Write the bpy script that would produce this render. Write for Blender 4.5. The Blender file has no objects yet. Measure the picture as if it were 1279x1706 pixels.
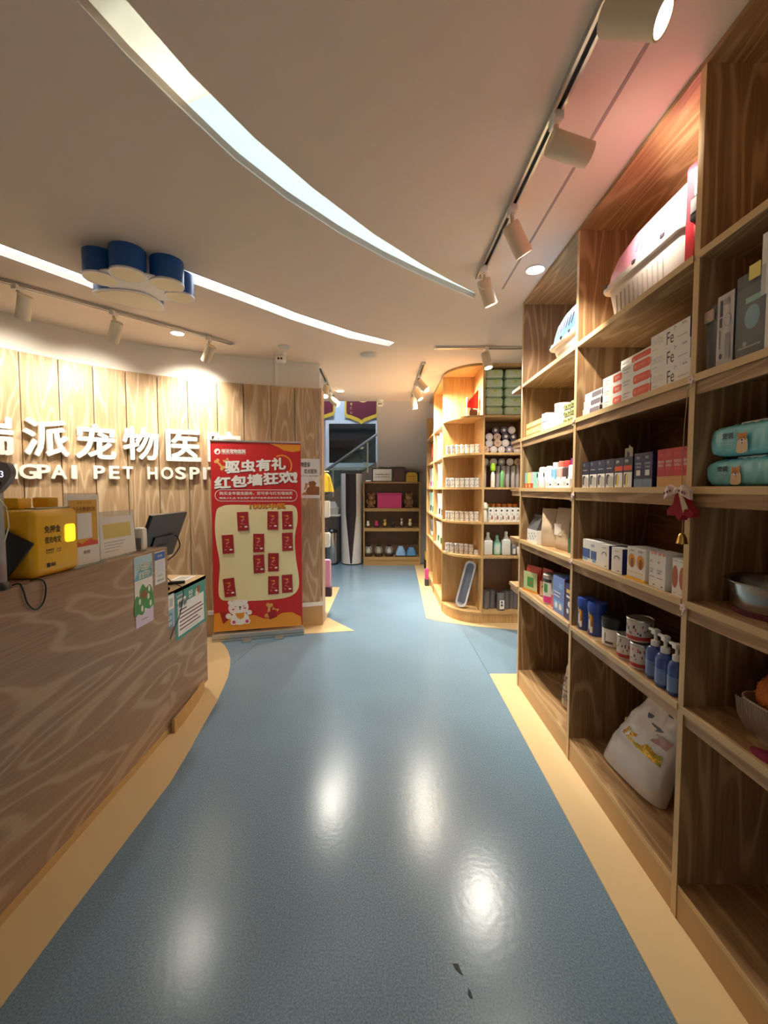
import bpy, bmesh, math, random
from mathutils import Vector, Matrix, geometry
SC = bpy.context.scene
COL = SC.collection
R = math.radians
random.seed(7)

# ------------------------------------------------------------------ camera, world, exposure
cam_d = bpy.data.cameras.new('camera'); cam = bpy.data.objects.new('camera', cam_d); COL.objects.link(cam)
cam_d.sensor_fit = 'VERTICAL'; cam_d.sensor_height = 36.0; cam_d.lens = 720.0/1706.0*36.0; cam_d.clip_start = 0.05
cam.location = (0, 0, 1.42); cam.rotation_euler = (R(90-3.02), 0, 0)
SC.camera = cam
w = bpy.data.worlds.new('night'); SC.world = w; w.use_nodes = True
w.node_tree.nodes['Background'].inputs[0].default_value = (0.02, 0.025, 0.035, 1)
w.node_tree.nodes['Background'].inputs[1].default_value = 1.0
vs = SC.view_settings
vs.view_transform = 'Standard'; vs.look = 'None'; vs.gamma = 1.0; vs.use_curve_mapping = False
vs.exposure = 0.45
SC.cycles.use_denoising = True
SC.cycles.max_bounces = 10; SC.cycles.diffuse_bounces = 5; SC.cycles.transparent_max_bounces = 16
SC.cycles.sample_clamp_indirect = 10.0
WARM = (1.0, 0.90, 0.74); NEUT = (1.0, 0.94, 0.82); COOL = (0.86, 0.97, 1.0)
E_RIGHT = 84; E_LEFT = 39; E_FAR = 205; E_DOWN = 100; E_SLOT = .66; E_SLOT2 = 4.6; E_STAIR = 60.0

# ------------------------------------------------------------------ materials
def lin(c):
    return tuple((v/255/12.92 if v/255 <= .04045 else ((v/255+.055)/1.055)**2.4) for v in c)
def rgb(*c): return lin(c) + (1.0,)
_M = {}
def mat(name, c=(200,200,200), rough=.5, metal=0., emit=0., spec=.5, bump=None, alpha=1., trans=0., coat=0., ecol=None):
    if name in _M: return _M[name]
    m = bpy.data.materials.new(name); m.use_nodes = True; nt = m.node_tree
    b = nt.nodes['Principled BSDF']
    b.inputs['Base Color'].default_value = rgb(*c); b.inputs['Roughness'].default_value = rough
    b.inputs['Metallic'].default_value = metal; b.inputs['Specular IOR Level'].default_value = spec
    b.inputs['Coat Weight'].default_value = coat; b.inputs['Alpha'].default_value = alpha
    b.inputs['Transmission Weight'].default_value = trans
    if emit:
        b.inputs['Emission Color'].default_value = (ecol or lin(c)) + (1,); b.inputs['Emission Strength'].default_value = emit
    if bump:
        tc = nt.nodes.new('ShaderNodeTexCoord'); n = nt.nodes.new('ShaderNodeTexNoise'); bp_ = nt.nodes.new('ShaderNodeBump')
        n.inputs['Scale'].default_value = bump[0]; n.inputs['Detail'].default_value = 3
        bp_.inputs['Strength'].default_value = bump[1]; bp_.inputs['Distance'].default_value = bump[2] if len(bump) > 2 else .01
        nt.links.new(tc.outputs['Object'], n.inputs['Vector']); nt.links.new(n.outputs['Fac'], bp_.inputs['Height'])
        nt.links.new(bp_.outputs['Normal'], b.inputs['Normal'])
    _M[name] = m
    return m
def clear(name, c=(230,235,235), tint=.75):
    """thin clear plastic or glass: mostly see-through with a sharp sheen"""
    if name in _M: return _M[name]
    m = bpy.data.materials.new(name); m.use_nodes = True; nt = m.node_tree; nt.nodes.clear()
    o = nt.nodes.new('ShaderNodeOutputMaterial'); t = nt.nodes.new('ShaderNodeBsdfTransparent'); g = nt.nodes.new('ShaderNodeBsdfPrincipled')
    t.inputs[0].default_value = rgb(*c); g.inputs['Base Color'].default_value = rgb(*c); g.inputs['Roughness'].default_value = .12
    mx = nt.nodes.new('ShaderNodeMixShader'); mx.inputs[0].default_value = 1-tint
    nt.links.new(t.outputs[0], mx.inputs[1]); nt.links.new(g.outputs[0], mx.inputs[2]); nt.links.new(mx.outputs[0], o.inputs[0])
    _M[name] = m
    return m
def wood(name, base, dark, light, axis, scale=2.2, squeeze=.13, rings=9., rough=.42, ring_amt=.55):
    """laminate with cathedral grain: contour lines of a noise field stretched along one axis, plus fine streaks"""
    m = bpy.data.materials.new(name); m.use_nodes = True; nt = m.node_tree; L = nt.links.new
    b = nt.nodes['Principled BSDF']; b.inputs['Roughness'].default_value = rough; b.inputs['Specular IOR Level'].default_value = .4
    N = nt.nodes.new
    tc = N('ShaderNodeTexCoord'); at = N('ShaderNodeAttribute'); at.attribute_name = 'seed'
    cx = N('ShaderNodeCombineXYZ'); add = N('ShaderNodeVectorMath'); add.operation = 'ADD'
    for k in range(3): L(at.outputs['Fac'], cx.inputs[k])
    L(tc.outputs['Object'], add.inputs[0]); L(cx.outputs[0], add.inputs[1])
    mp = N('ShaderNodeMapping'); s = [1., 1., 1.]; s['xyz'.index(axis)] = squeeze; mp.inputs['Scale'].default_value = s
    L(add.outputs[0], mp.inputs['Vector'])
    n1 = N('ShaderNodeTexNoise'); n1.inputs['Scale'].default_value = scale; n1.inputs['Detail'].default_value = 1.2
    n1.inputs['Roughness'].default_value = .35; n1.inputs['Distortion'].default_value = .35
    L(mp.outputs[0], n1.inputs['Vector'])
    mu = N('ShaderNodeMath'); mu.operation = 'MULTIPLY'; mu.inputs[1].default_value = rings*2*math.pi
    si = N('ShaderNodeMath'); si.operation = 'SINE'
    L(n1.outputs['Fac'], mu.inputs[0]); L(mu.outputs[0], si.inputs[0])
    rp = N('ShaderNodeValToRGB'); e = rp.color_ramp.elements
    e[0].position = .0; e[0].color = (0, 0, 0, 1); e[1].position = 1.; e[1].color = (1, 1, 1, 1)
    q = rp.color_ramp.elements.new(.70); q.color = (.08, .08, .08, 1)
    mr = N('ShaderNodeMapRange'); mr.inputs[1].default_value = -1; mr.inputs[2].default_value = 1
    L(si.outputs[0], mr.inputs[0]); L(mr.outputs[0], rp.inputs[0])
    mp2 = N('ShaderNodeMapping'); s2 = [1., 1., 1.]; s2['xyz'.index(axis)] = .03; mp2.inputs['Scale'].default_value = s2
    n2 = N('ShaderNodeTexNoise'); n2.inputs['Scale'].default_value = 130; n2.inputs['Detail'].default_value = 3
    L(add.outputs[0], mp2.inputs['Vector']); L(mp2.outputs[0], n2.inputs['Vector'])
    n3 = N('ShaderNodeTexNoise'); n3.inputs['Scale'].default_value = 1.3; L(mp.outputs[0], n3.inputs['Vector'])
    c1 = N('ShaderNodeMix'); c1.data_type = 'RGBA'; c1.inputs['A'].default_value = rgb(*dark); c1.inputs['B'].default_value = rgb(*base)
    mr2 = N('ShaderNodeMapRange'); mr2.inputs[1].default_value = .3; mr2.inputs[2].default_value = .62
    L(n2.outputs['Fac'], mr2.inputs[0]); L(mr2.outputs[0], c1.inputs['Factor'])
    c2 = N('ShaderNodeMix'); c2.data_type = 'RGBA'; c2.inputs['B'].default_value = rgb(*light)
    m3 = N('ShaderNodeMath'); m3.operation = 'MULTIPLY'; m3.inputs[1].default_value = ring_amt
    L(rp.outputs[0], m3.inputs[0]); L(m3.outputs[0], c2.inputs['Factor']); L(c1.outputs['Result'], c2.inputs['A'])
    L(c2.outputs['Result'], b.inputs['Base Color'])
    bu = N('ShaderNodeBump'); bu.inputs['Strength'].default_value = .08; bu.inputs['Distance'].default_value = .002
    L(n2.outputs['Fac'], bu.inputs['Height']); L(bu.outputs[0], b.inputs['Normal'])
    _M[name] = m
    return m
def floor_mat():
    m = bpy.data.materials.new('blue speckled vinyl'); m.use_nodes = True; nt = m.node_tree; L = nt.links.new; N = nt.nodes.new
    b = nt.nodes['Principled BSDF']
    tc = N('ShaderNodeTexCoord')
    n1 = N('ShaderNodeTexNoise'); n1.inputs['Scale'].default_value = 160; n1.inputs['Detail'].default_value = 2
    n2 = N('ShaderNodeTexNoise'); n2.inputs['Scale'].default_value = 1.6; n2.inputs['Detail'].default_value = 4
    for n in (n1, n2): L(tc.outputs['Object'], n.inputs['Vector'])
    r1 = N('ShaderNodeValToRGB'); e = r1.color_ramp.elements
    e[0].position = .32; e[0].color = rgb(98, 122, 140); e[1].position = .70; e[1].color = rgb(131, 155, 172)
    L(n1.outputs['Fac'], r1.inputs[0])
    mx = N('ShaderNodeMix'); mx.data_type = 'RGBA'; mx.blend_type = 'MULTIPLY'; mx.inputs['Factor'].default_value = .25
    L(r1.outputs[0], mx.inputs['A']); L(n2.outputs['Fac'], mx.inputs['B']); L(mx.outputs['Result'], b.inputs['Base Color'])
    r2 = N('ShaderNodeMapRange'); r2.inputs[1].default_value = .3; r2.inputs[2].default_value = .7; r2.inputs[3].default_value = .215; r2.inputs[4].default_value = .225
    L(n2.outputs['Fac'], r2.inputs[0]); L(r2.outputs[0], b.inputs['Roughness'])
    n4 = N('ShaderNodeTexNoise'); n4.inputs['Scale'].default_value = 45; n4.inputs['Detail'].default_value = 3; L(tc.outputs['Object'], n4.inputs['Vector'])
    bu = N('ShaderNodeBump'); bu.inputs['Strength'].default_value = .12; bu.inputs['Distance'].default_value = .003
    L(n4.outputs['Fac'], bu.inputs['Height']); L(bu.outputs[0], b.inputs['Normal'])
    b.inputs['Specular IOR Level'].default_value = .32
    return m

WOOD_S = wood('shelf oak laminate', (166,130,88), (142,108,72), (206,172,128), 'y', 8.5, .13, 7, ring_amt=.55)
WOOD_SV = wood('shelf oak laminate upright', (148,114,80), (126,95,64), (194,162,122), 'z', 8.5, .13, 7, ring_amt=.6)
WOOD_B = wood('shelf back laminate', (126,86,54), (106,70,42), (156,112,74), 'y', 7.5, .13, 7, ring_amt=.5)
WOOD_SX = wood('shelf oak laminate front', (196,158,104), (172,134,86), (212,178,126), 'x', 3.0, .14, 8, ring_amt=.3)
WOOD_W = wood('wall plank laminate', (186,156,120), (164,134,100), (220,196,164), 'z', 8.5, .13, 7, ring_amt=.6)
WOOD_C = wood('counter walnut laminate', (166,135,107), (147,117,91), (206,182,152), 'y', 5.2, .18, 9, ring_amt=.42)
EDGE = mat('pale edge band', (208,178,128), .4)
FLOOR = floor_mat()
TAN = mat('tan vinyl', (206,178,132), .32, bump=(60,.05,.003))
WHITE_P = mat('white paint', (234,231,224), .75)
CEIL_P = mat('ceiling paint', (220,205,190), .8)
GREY_P = mat('grey soffit paint', (196,188,182), .8)
WHITE = mat('white print', (238,236,230), .4)
CREAM = mat('cream metal', (222,206,178), .35)
ALU = mat('aluminium', (200,198,192), .32, .9)
STEEL = mat('brushed steel', (190,188,184), .22, 1.)
BLACK = mat('black plastic', (22,22,24), .35)
DGREY = mat('dark grey plastic', (58,56,60), .4)
GREY = mat('grey print', (128,128,130), .5)
LGREY = mat('light grey', (190,188,186), .45)
RED = mat('red print', (198,38,40), .42)
DRED = mat('deep red paper', (160,30,36), .45)
CRED = mat('crimson cloth', (148,20,38), .9)
ORANGE = mat('orange print', (232,152,44), .42)
ORED = mat('orange red print', (222,84,50), .4)
YELLOW = mat('charger yellow', (244,190,36), .35)
LYEL = mat('lemon print', (240,224,120), .5)
CREAMP = mat('cream print', (238,226,176), .45)
NAVY = mat('navy print', (34,40,98), .4)
DNAVY = mat('dark navy carton', (40,44,66), .4)
BLUE = mat('blue plastic', (40,84,170), .35)
LBLUE = mat('light blue print', (128,176,222), .4)
SKY = mat('sky blue plastic', (104,166,226), .35)
BOTB = mat('bottle blue', (66,92,160), .25)
BOTLB = mat('bottle label blue', (108,134,186), .35)
TEAL = mat('teal print', (62,150,140), .45)
WIPE = mat('wipes foil teal', (122,208,222), .22, spec=.7, bump=(14,.25,.01))
GREEN = mat('green print', (74,150,74), .5)
PGREEN = mat('pale green pack', (200,222,190), .3, bump=(16,.3,.01))
LGREEN = mat('lime cap', (160,200,50), .4)
MINT = mat('mint plastic', (160,220,200), .35)
PINK = mat('carrier pink', (234,156,180), .35)
HPINK = mat('hot pink', (222,66,136), .5)
LPINK = mat('soft pink', (236,190,204), .6)
DOORR = mat('carrier door red', (222,44,58), .35)
BEIGE = mat('carrier beige', (216,206,196), .45)
BROWN = mat('brown print', (150,92,48), .6)
DBROWN = mat('dark brown', (60,40,34), .6)
TEDDY = mat('teddy plush', (164,122,82), .95, bump=(120,.6,.01))
KRAFT = mat('kraft paper', (196,172,142), .7, bump=(18,.25,.01))
FOILW = mat('white foil bag', (228,224,222), .25, .08, bump=(9,.5,.02))
GOLD = mat('gold foil', (214,168,62), .18, .9, bump=(26,.6,.02))
BRASS = mat('brass', (214,176,96), .22, 1.)
ORTOY = mat('orange rubber', (196,104,36), .6)
TILEW = mat('window frame white', (206,212,222), .4)
GLASSN = mat('dark night glass', (14,16,20), .08, spec=.7)
CLEARP = clear('clear plastic', (236,238,238), .80)
CLEARG = clear('green edge glass', (222,230,226), .95)
LAMPON = mat('spot lamp lens', (255,240,214), .3, emit=14, ecol=(1.0,.86,.64))
LAMPC = mat('downlight lens', (255,250,244), .3, emit=9, ecol=(1.0,.95,.88))
SLOTON = mat('slot diffuser lit', (226,244,240), .5, emit=E_SLOT, ecol=(.74,.93,.91))
SLOTON2 = mat('slot diffuser bright', (236,244,244), .5, emit=E_SLOT2, ecol=(.84,.94,.95))
def translucent():
    m = bpy.data.materials.new('slot diffuser'); m.use_nodes = True; nt = m.node_tree; nt.nodes.clear(); N = nt.nodes.new
    o = N('ShaderNodeOutputMaterial'); d = N('ShaderNodeBsdfDiffuse'); t = N('ShaderNodeBsdfTranslucent'); mx = N('ShaderNodeMixShader')
    d.inputs[0].default_value = rgb(205,205,196); t.inputs[0].default_value = rgb(232,228,214); mx.inputs[0].default_value = .55
    nt.links.new(d.outputs[0], mx.inputs[1]); nt.links.new(t.outputs[0], mx.inputs[2]); nt.links.new(mx.outputs[0], o.inputs[0])
    return m
SLOTOFF = translucent()

# ------------------------------------------------------------------ mesh builder
_glyph = {}
def glyphs(s, bold=0., ext=0., res=3):
    k = (s, bold, ext, res)
    if k not in _glyph:
        c = bpy.data.curves.new('tmp_text', 'FONT'); c.body = s; c.resolution_u = res; c.offset = bold; c.extrude = ext
        o = bpy.data.objects.new('tmp_text', c); COL.objects.link(o)
        dg = bpy.context.evaluated_depsgraph_get(); dg.update()
        me = o.evaluated_get(dg).to_mesh()
        _glyph[k] = ([tuple(v.co) for v in me.vertices], [tuple(p.vertices) for p in me.polygons])
        bpy.data.objects.remove(o); bpy.data.curves.remove(c)
    return _glyph[k]
def frame(o, u, v):
    u = Vector(u).normalized(); v = Vector(v).normalized(); n = u.cross(v)
    return Matrix(((u.x, v.x, n.x, o[0]), (u.y, v.y, n.y, o[1]), (u.z, v.z, n.z, o[2]), (0, 0, 0, 1)))
def FX(x, y, z): return frame((x, y, z), (0, -1, 0), (0, 0, 1))    # faces the aisle from the right: u runs towards the camera
def FY(x, y, z): return frame((x, y, z), (1, 0, 0), (0, 0, 1))     # faces the camera
def FC(x, y, z): return frame((x, y, z), (0, 1, 0), (0, 0, 1))     # faces the aisle from the left
I4 = Matrix.Identity(4)
class MB:
    def __init__(s): s.v = []; s.f = []; s.m = []; s.seed = None
    def add(s, vs_, fs, m=0, M=None):
        b = len(s.v)
        s.v += [tuple(M @ Vector(p)) for p in vs_] if M is not None else [tuple(p) for p in vs_]
        s.f += [tuple(b+i for i in f) for f in fs]; s.m += [m]*len(fs)
        return s
    def box(s, x0, x1, y0, y1, z0, z1, m=0, M=None):
        v = [(x, y, z) for z in (z0, z1) for y in (y0, y1) for x in (x0, x1)]
        return s.add(v, [(0,2,3,1), (4,5,7,6), (0,1,5,4), (2,6,7,3), (0,4,6,2), (1,3,7,5)], m, M)
    def rbox(s, x0, x1, y0, y1, z0, z1, r=.01, m=0, M=None, seg=2):
        bm = bmesh.new(); bmesh.ops.create_cube(bm, size=1)
        for v in bm.verts: v.co = Vector(((x0+x1)/2+v.co.x*(x1-x0), (y0+y1)/2+v.co.y*(y1-y0), (z0+z1)/2+v.co.z*(z1-z0)))
        bmesh.ops.bevel(bm, geom=list(bm.edges), offset=r, segments=seg, profile=.5, affect='EDGES', clamp_overlap=True)
        bm.verts.index_update()
        s.add([v.co[:] for v in bm.verts], [tuple(v.index for v in f.verts) for f in bm.faces], m, M); bm.free()
        return s
    def lathe(s, prof, n=24, c=(0,0,0), m=0, M=None, ms=None, cap=True):
        v = []; f = []; k = len(prof)
        for r, z in prof:
            for i in range(n):
                a = 2*math.pi*i/n; v.append((c[0]+r*math.cos(a), c[1]+r*math.sin(a), c[2]+z))
        b = len(s.v)
        for j in range(k-1):
            fs = [(j*n+i, j*n+(i+1) % n, (j+1)*n+(i+1) % n, (j+1)*n+i) for i in range(n)]
            s.f += [tuple(b+q for q in t) for t in fs]; s.m += [ms[j] if ms else m]*n
        s.v += [tuple(M @ Vector(p)) for p in v] if M is not None else v
        if not cap: return s
        if prof[0][0] > 1e-6: s.f.append(tuple(b+i for i in reversed(range(n)))); s.m.append(ms[0] if ms else m)
        if prof[-1][0] > 1e-6: s.f.append(tuple(b+(k-1)*n+i for i in range(n))); s.m.append(ms[-1] if ms else m)
        return s
    def cyl(s, p0, p1, r0, r1=None, n=20, m=0):
        p0 = Vector(p0); p1 = Vector(p1); r1 = r0 if r1 is None else r1; d = p1-p0
        q = d.to_track_quat('Z', 'Y').to_matrix().to_4x4(); q.translation = p0
        return s.lathe([(r0, 0), (r1, d.length)], n, (0,0,0), m, q)
    def tube(s, pts, r, n=8, m=0):
        pts = [Vector(p) for p in pts]; v = []; up = Vector((.13, .31, .94))
        for i, p in enumerate(pts):
            t = (pts[min(i+1, len(pts)-1)]-pts[max(i-1, 0)]).normalized()
            a = t.cross(up)
            if a.length < .05: a = t.cross(Vector((1, 0, 0)))
            a.normalize(); b2 = t.cross(a)
            for k in range(n):
                q = 2*math.pi*k/n; v.append(p+r*(math.cos(q)*a+math.sin(q)*b2))
        f = [(i*n+k, i*n+(k+1) % n, (i+1)*n+(k+1) % n, (i+1)*n+k) for i in range(len(pts)-1) for k in range(n)]
        f += [tuple(reversed(range(n))), tuple((len(pts)-1)*n+k for k in range(n))]
        return s.add(v, f, m)
    def ball(s, c, r, m=0, n=16, M=None):
        r = (r, r, r) if isinstance(r, (int, float)) else r
        v = []; k = n//2
        for j in range(k+1):
            t = math.pi*j/k
            for i in range(n):
                a = 2*math.pi*i/n
                v.append((c[0]+r[0]*math.sin(t)*math.cos(a), c[1]+r[1]*math.sin(t)*math.sin(a), c[2]-r[2]*math.cos(t)))
        f = [(j*n+i, j*n+(i+1) % n, (j+1)*n+(i+1) % n, (j+1)*n+i) for j in range(k) for i in range(n)]
        return s.add(v, f, m, M)
    def prism(s, poly, h0, h1, m=0, M=None, mside=None):
        n = len(poly); v = [(p[0], p[1], h0) for p in poly]+[(p[0], p[1], h1) for p in poly]
        s.add(v, [tuple(reversed(range(n))), tuple(range(n, 2*n))], m, M)
        return s.add(v, [(i, (i+1) % n, n+(i+1) % n, n+i) for i in range(n)], m if mside is None else mside, M)
    def loft(s, rings, m=0, M=None, ms=None):
        n = len(rings[0]); v = [p for r in rings for p in r]; b = len(s.v)
        s.v += [tuple(M @ Vector(p)) for p in v] if M is not None else [tuple(p) for p in v]
        for j in range(len(rings)-1):
            for i in range(n):
                s.f.append((b+j*n+i, b+j*n+(i+1) % n, b+(j+1)*n+(i+1) % n, b+(j+1)*n+i)); s.m.append(ms[j] if ms else m)
        s.f.append(tuple(b+i for i in reversed(range(n)))); s.m.append(ms[0] if ms else m)
        s.f.append(tuple(b+(len(rings)-1)*n+i for i in range(n))); s.m.append(ms[-1] if ms else m)
        return s
    def q2(s, M, u0, v0, u1, v1, m, off=.0006): return s.add([(u0,v0,off), (u1,v0,off), (u1,v1,off), (u0,v1,off)], [(0,1,2,3)], m, M)
    def p2(s, M, pts, m, off=.0006):
        a = sum(p[0]*q[1]-q[0]*p[1] for p, q in zip(pts, pts[1:]+pts[:1]))
        pts = pts if a > 0 else pts[::-1]
        return s.add([(p[0], p[1], off) for p in pts], [tuple(range(len(pts)))], m, M)
    def d2(s, M, cx, cy, rx, m, off=.0006, ry=None, n=20):
        ry = rx if ry is None else ry
        return s.p2(M, [(cx+rx*math.cos(2*math.pi*i/n), cy+ry*math.sin(2*math.pi*i/n)) for i in range(n)], m, off)
    def t2(s, M, txt, u0, v0, u1, v1, m, off=.0006, bold=0., depth=0., res=3, shear=0., rise=0.):
        """lettering fitted into a rectangle of the face"""
        sz = .1
        vs_, fs = glyphs(txt, 0., .5 if depth else 0., res)
        x0 = min(p[0] for p in vs_); x1 = max(p[0] for p in vs_); y0 = min(p[1] for p in vs_); y1 = max(p[1] for p in vs_)
        sx = (u1-u0)/max(x1-x0, 1e-6); sy = (v1-v0)/max(y1-y0, 1e-6)
        for kk, (dx, dy) in enumerate([(0,0)] if not bold else [(bold*math.cos(k*math.pi/4), bold*math.sin(k*math.pi/4)) for k in range(8)]):
            out = []      # heavier strokes: the outline repeated on a small circle
            for p in vs_:
                a = (p[0]+dx-x0)*sx; b = (p[1]+dy-y0)*sy
                out.append((u0+a+shear*b, v0+b+rise*a, off+kk*6e-5+((p[2]+.5)*depth if depth else 0)))
            s.add(out, fs, m, M)
        return s
    def build(s, name, mats, parent=None, loc=None, local=False, smooth=None, rot=None):
        me = bpy.data.meshes.new(name)
        if parent is not None and not local:
            q_ = parent
            while q_.parent is not None and 'base' not in q_: q_ = q_.parent
            o_ = Vector(q_.get('base', (0,0,0)))
        elif parent is None and loc is not None and not local: o_ = Vector(loc)
        else: o_ = Vector((0,0,0))
        me.from_pydata([tuple(Vector(p)-o_) for p in s.v], [], s.f)
        mats = mats if isinstance(mats, (list, tuple)) else [mats]
        for q in mats: me.materials.append(q)
        me.polygons.foreach_set('material_index', s.m)
        if s.seed:
            a = me.attributes.new('seed', 'FLOAT', 'FACE'); a.data.foreach_set('value', s.seed)
        me.validate(); me.update()
        if smooth:
            me.shade_smooth(); me.set_sharp_from_angle(angle=R(smooth))
        ob = bpy.data.objects.new(name, me); COL.objects.link(ob)
        if parent is not None: ob.parent = parent
        elif loc is not None: ob.location = loc
        if rot is not None: ob.rotation_euler = rot
        return ob
def sm(P, n=6):
    out = []
    for i in range(len(P)-1):
        p0, p1, p2, p3 = (Vector(P[min(max(i+j, 0), len(P)-1)]) for j in (-1, 0, 1, 2))
        for q in range(n):
            u = q/n; out.append(.5*((2*p1)+(p2-p0)*u+(2*p0-5*p1+4*p2-p3)*u*u+(3*p1-p0-3*p2+p3)*u**3))
    return out+[Vector(P[-1])]
def rrect(x0, x1, y0, y1, z, r, n=5):
    r = min(r, (x1-x0)*.499, (y1-y0)*.499)
    out = []
    for cx, cy, a in ((x1-r, y1-r, 0), (x0+r, y1-r, 90), (x0+r, y0+r, 180), (x1-r, y0+r, 270)):
        for i in range(n+1):
            t = R(a+90*i/n); out.append((cx+r*math.cos(t), cy+r*math.sin(t), z))
    return out
def thing(name, label, cat, loc, group=None, rot=None, size=.05):
    o = bpy.data.objects.new(name, None); COL.objects.link(o); o.location = loc; o.empty_display_size = size
    if rot is not None: o.rotation_euler = rot
    o['label'] = label; o['category'] = cat; o['base'] = tuple(loc)
    if group: o['group'] = group
    return o
def tag(o, label, cat, group=None, kind=None):
    o['label'] = label; o['category'] = cat
    if group: o['group'] = group
    if kind: o['kind'] = kind
    return o
def struct(o): o['kind'] = 'structure'; return o
def dup(root, loc, label, rot=None, group=None):
    r = root.copy(); COL.objects.link(r); r.location = loc; r['label'] = label
    if rot is not None: r.rotation_euler = rot
    if group: r['group'] = group
    for ch in list(root.children):
        if ch.type == 'LIGHT': continue
        c = ch.copy(); COL.objects.link(c); c.parent = r
        for g in ch.children:
            d = g.copy(); COL.objects.link(d); d.parent = c
    return r
ORD = ['first', 'second', 'third', 'fourth', 'fifth', 'sixth', 'seventh', 'eighth', 'ninth', 'tenth', 'eleventh', 'twelfth', 'thirteenth', 'fourteenth']
def nth(i, n):
    return 'middle' if n == 3 and i == 1 else ORD[i]
# ================================================================== THE ROOM
CE = 2.71
Fl = MB(); Fl.box(-3.7, 3.4, -1.6, 9.0, -.08, 0); struct(Fl.build('floor', FLOOR, loc=(0, 0, 0)))
def flat(name, poly, h, m):
    a = sum(p[0]*q[1]-q[0]*p[1] for p, q in zip(poly, poly[1:]+poly[:1]))
    b = MB(); b.prism(poly if a > 0 else poly[::-1], 0., h); return struct(b.build(name, m, loc=(poly[0][0], poly[0][1], 0)))
flat('trim_1', [(.775,-1.6), (.78,1.07), (.79,1.79), (.81,3.254), (1.36,3.254), (1.36,-1.6)], .003, TAN)
flat('trim_2', [(-1.06,-1.6), (-1.05,1.33), (-1.035,2.02), (-1.06,2.3), (-1.09,2.55), (-1.115,2.8), (-1.144,2.985), (-1.18,3.2), (-1.236,3.4), (-1.29,3.56),
                (-1.367,3.72), (-1.45,3.86), (-1.543,3.98), (-1.62,4.1), (-2.0,3.9), (-2.0,-1.6)], .003, TAN)
flat('trim_3', [(-.90,4.15), (-.298,4.269), (-.64,4.74), (-.64,6.2), (-.95,6.2), (-1.2,4.3)], .003, TAN)
flat('trim_4', [(.574,8.1), (.52,6.3), (.466,4.694), (.60,4.58), (.907,4.42), (1.346,4.29), (2.3,4.27), (2.3,4.9), (1.3,5.1), (1.3,8.1)], .003, TAN)
SEAM = mat('floor seam', (70,92,110), .5)
flat('trim_5', [(.800,4.20), (.806,4.20), (.808,3.26), (.802,3.26)], .0012, SEAM)
flat('trim_6', [(-1.232,3.42), (-1.226,3.42), (-1.16,4.0), (-1.166,4.0)], .0012, SEAM)
SCUFF = mat('worn patch', (34,42,46), .7)
flat('trim_7', [(.205,1.222), (.222,1.222), (.228,1.20), (.232,1.19), (.222,1.196), (.212,1.206)], .0008, SCUFF)
flat('trim_8', [(.236,1.142), (.240,1.160), (.246,1.148), (.248,1.132), (.240,1.134)], .0008, SCUFF)

# ---- ceiling with three curved light slots cut into it
BIGU = [(-.84,.6), (-.77,.9), (-.681,1.211), (-.603,1.412), (-.476,1.66), (-.303,1.927), (-.055,2.255), (.208,2.545), (.42,2.755), (.608,2.925)]
BIGL = [(-.97,.6), (-.89,.9), (-.815,1.190), (-.761,1.355), (-.69,1.521), (-.582,1.755), (-.433,1.985), (-.214,2.254), (0.0,2.475), (.218,2.67), (.609,2.985)]
SMU = [(-1.25,2.55), (-1.158,2.641), (-.943,2.888), (-.632,3.26), (-.25,3.63), (.092,3.88)]
SML = [(-1.33,2.62), (-1.22,2.74), (-1.003,2.985), (-.70,3.35), (-.30,3.745), (.05,3.96)]
LFU = [(-2.31,1.90), (-2.03,2.34), (-1.80,2.71), (-1.71,2.92)]
LFL = [(-2.40,1.98), (-2.12,2.42), (-1.89,2.79), (-1.79,2.98)]
holes = [BIGU+BIGL[::-1], SMU+SML[::-1], LFU+LFL[::-1]]
outer = [(-3.7,-1.6), (3.4,-1.6), (3.4,6.42), (-3.7,6.42)]
allp = [outer]+holes
tri = geometry.tessellate_polygon([[Vector((x, y, 0)) for x, y in p] for p in allp])
fp = [p for q in allp for p in q]
C_ = MB(); C_.add([(x, y, CE) for x, y in fp], tri)
C_.add([(x, y, CE+.30) for x, y in outer], [(0,1,2,3)])
for p in holes:       # white rim walls of the slots
    n = len(p); C_.add([(x, y, CE) for x, y in p]+[(x, y, CE+.045) for x, y in p], [(i, (i+1) % n, n+(i+1) % n, n+i) for i in range(n)])
C_.add([(x, y, z) for z in (CE, CE+.3) for x, y in outer], [(0,1,5,4), (1,2,6,5), (2,3,7,6), (3,0,4,7)])
C_.box(.758,.770, 1.0, 2.86, CE-.0015, CE+.001, 1)
struct(C_.build('ceiling', [CEIL_P, mat('ceiling seam', (150,136,130), .8)], loc=(0,0,CE)))
def strip(U, L, z, m0=0):
    """ribbon between two edge lines"""
    def res(P, t):
        ln = [0.]
        for a, b in zip(P, P[1:]): ln.append(ln[-1]+math.dist(a, b))
        d = t*ln[-1]
        for i in range(len(P)-1):
            if d <= ln[i+1]+1e-9:
                k = (d-ln[i])/(ln[i+1]-ln[i]); return (P[i][0]+k*(P[i+1][0]-P[i][0]), P[i][1]+k*(P[i+1][1]-P[i][1]))
        return P[-1]
    return res
def slot(name, U, L, label, t0, t1, m, n=24, zz=.03):
    f = strip(U, L, 0)
    b = MB(); pts = []
    for i in range(n+1):
        t = t0+(t1-t0)*i/n
        a = f(U, t); c = f(L, t); pts += [(a[0], a[1], CE+zz), (c[0], c[1], CE+zz)]
    b.add(pts, [(2*i, 2*i+2, 2*i+3, 2*i+1) for i in range(n)])
    b.add([(x, y, z+.006) for x, y, z in pts], [(2*i, 2*i+1, 2*i+3, 2*i+2) for i in range(n)], 1 if m is not SLOTOFF else 0)
    return b
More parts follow.
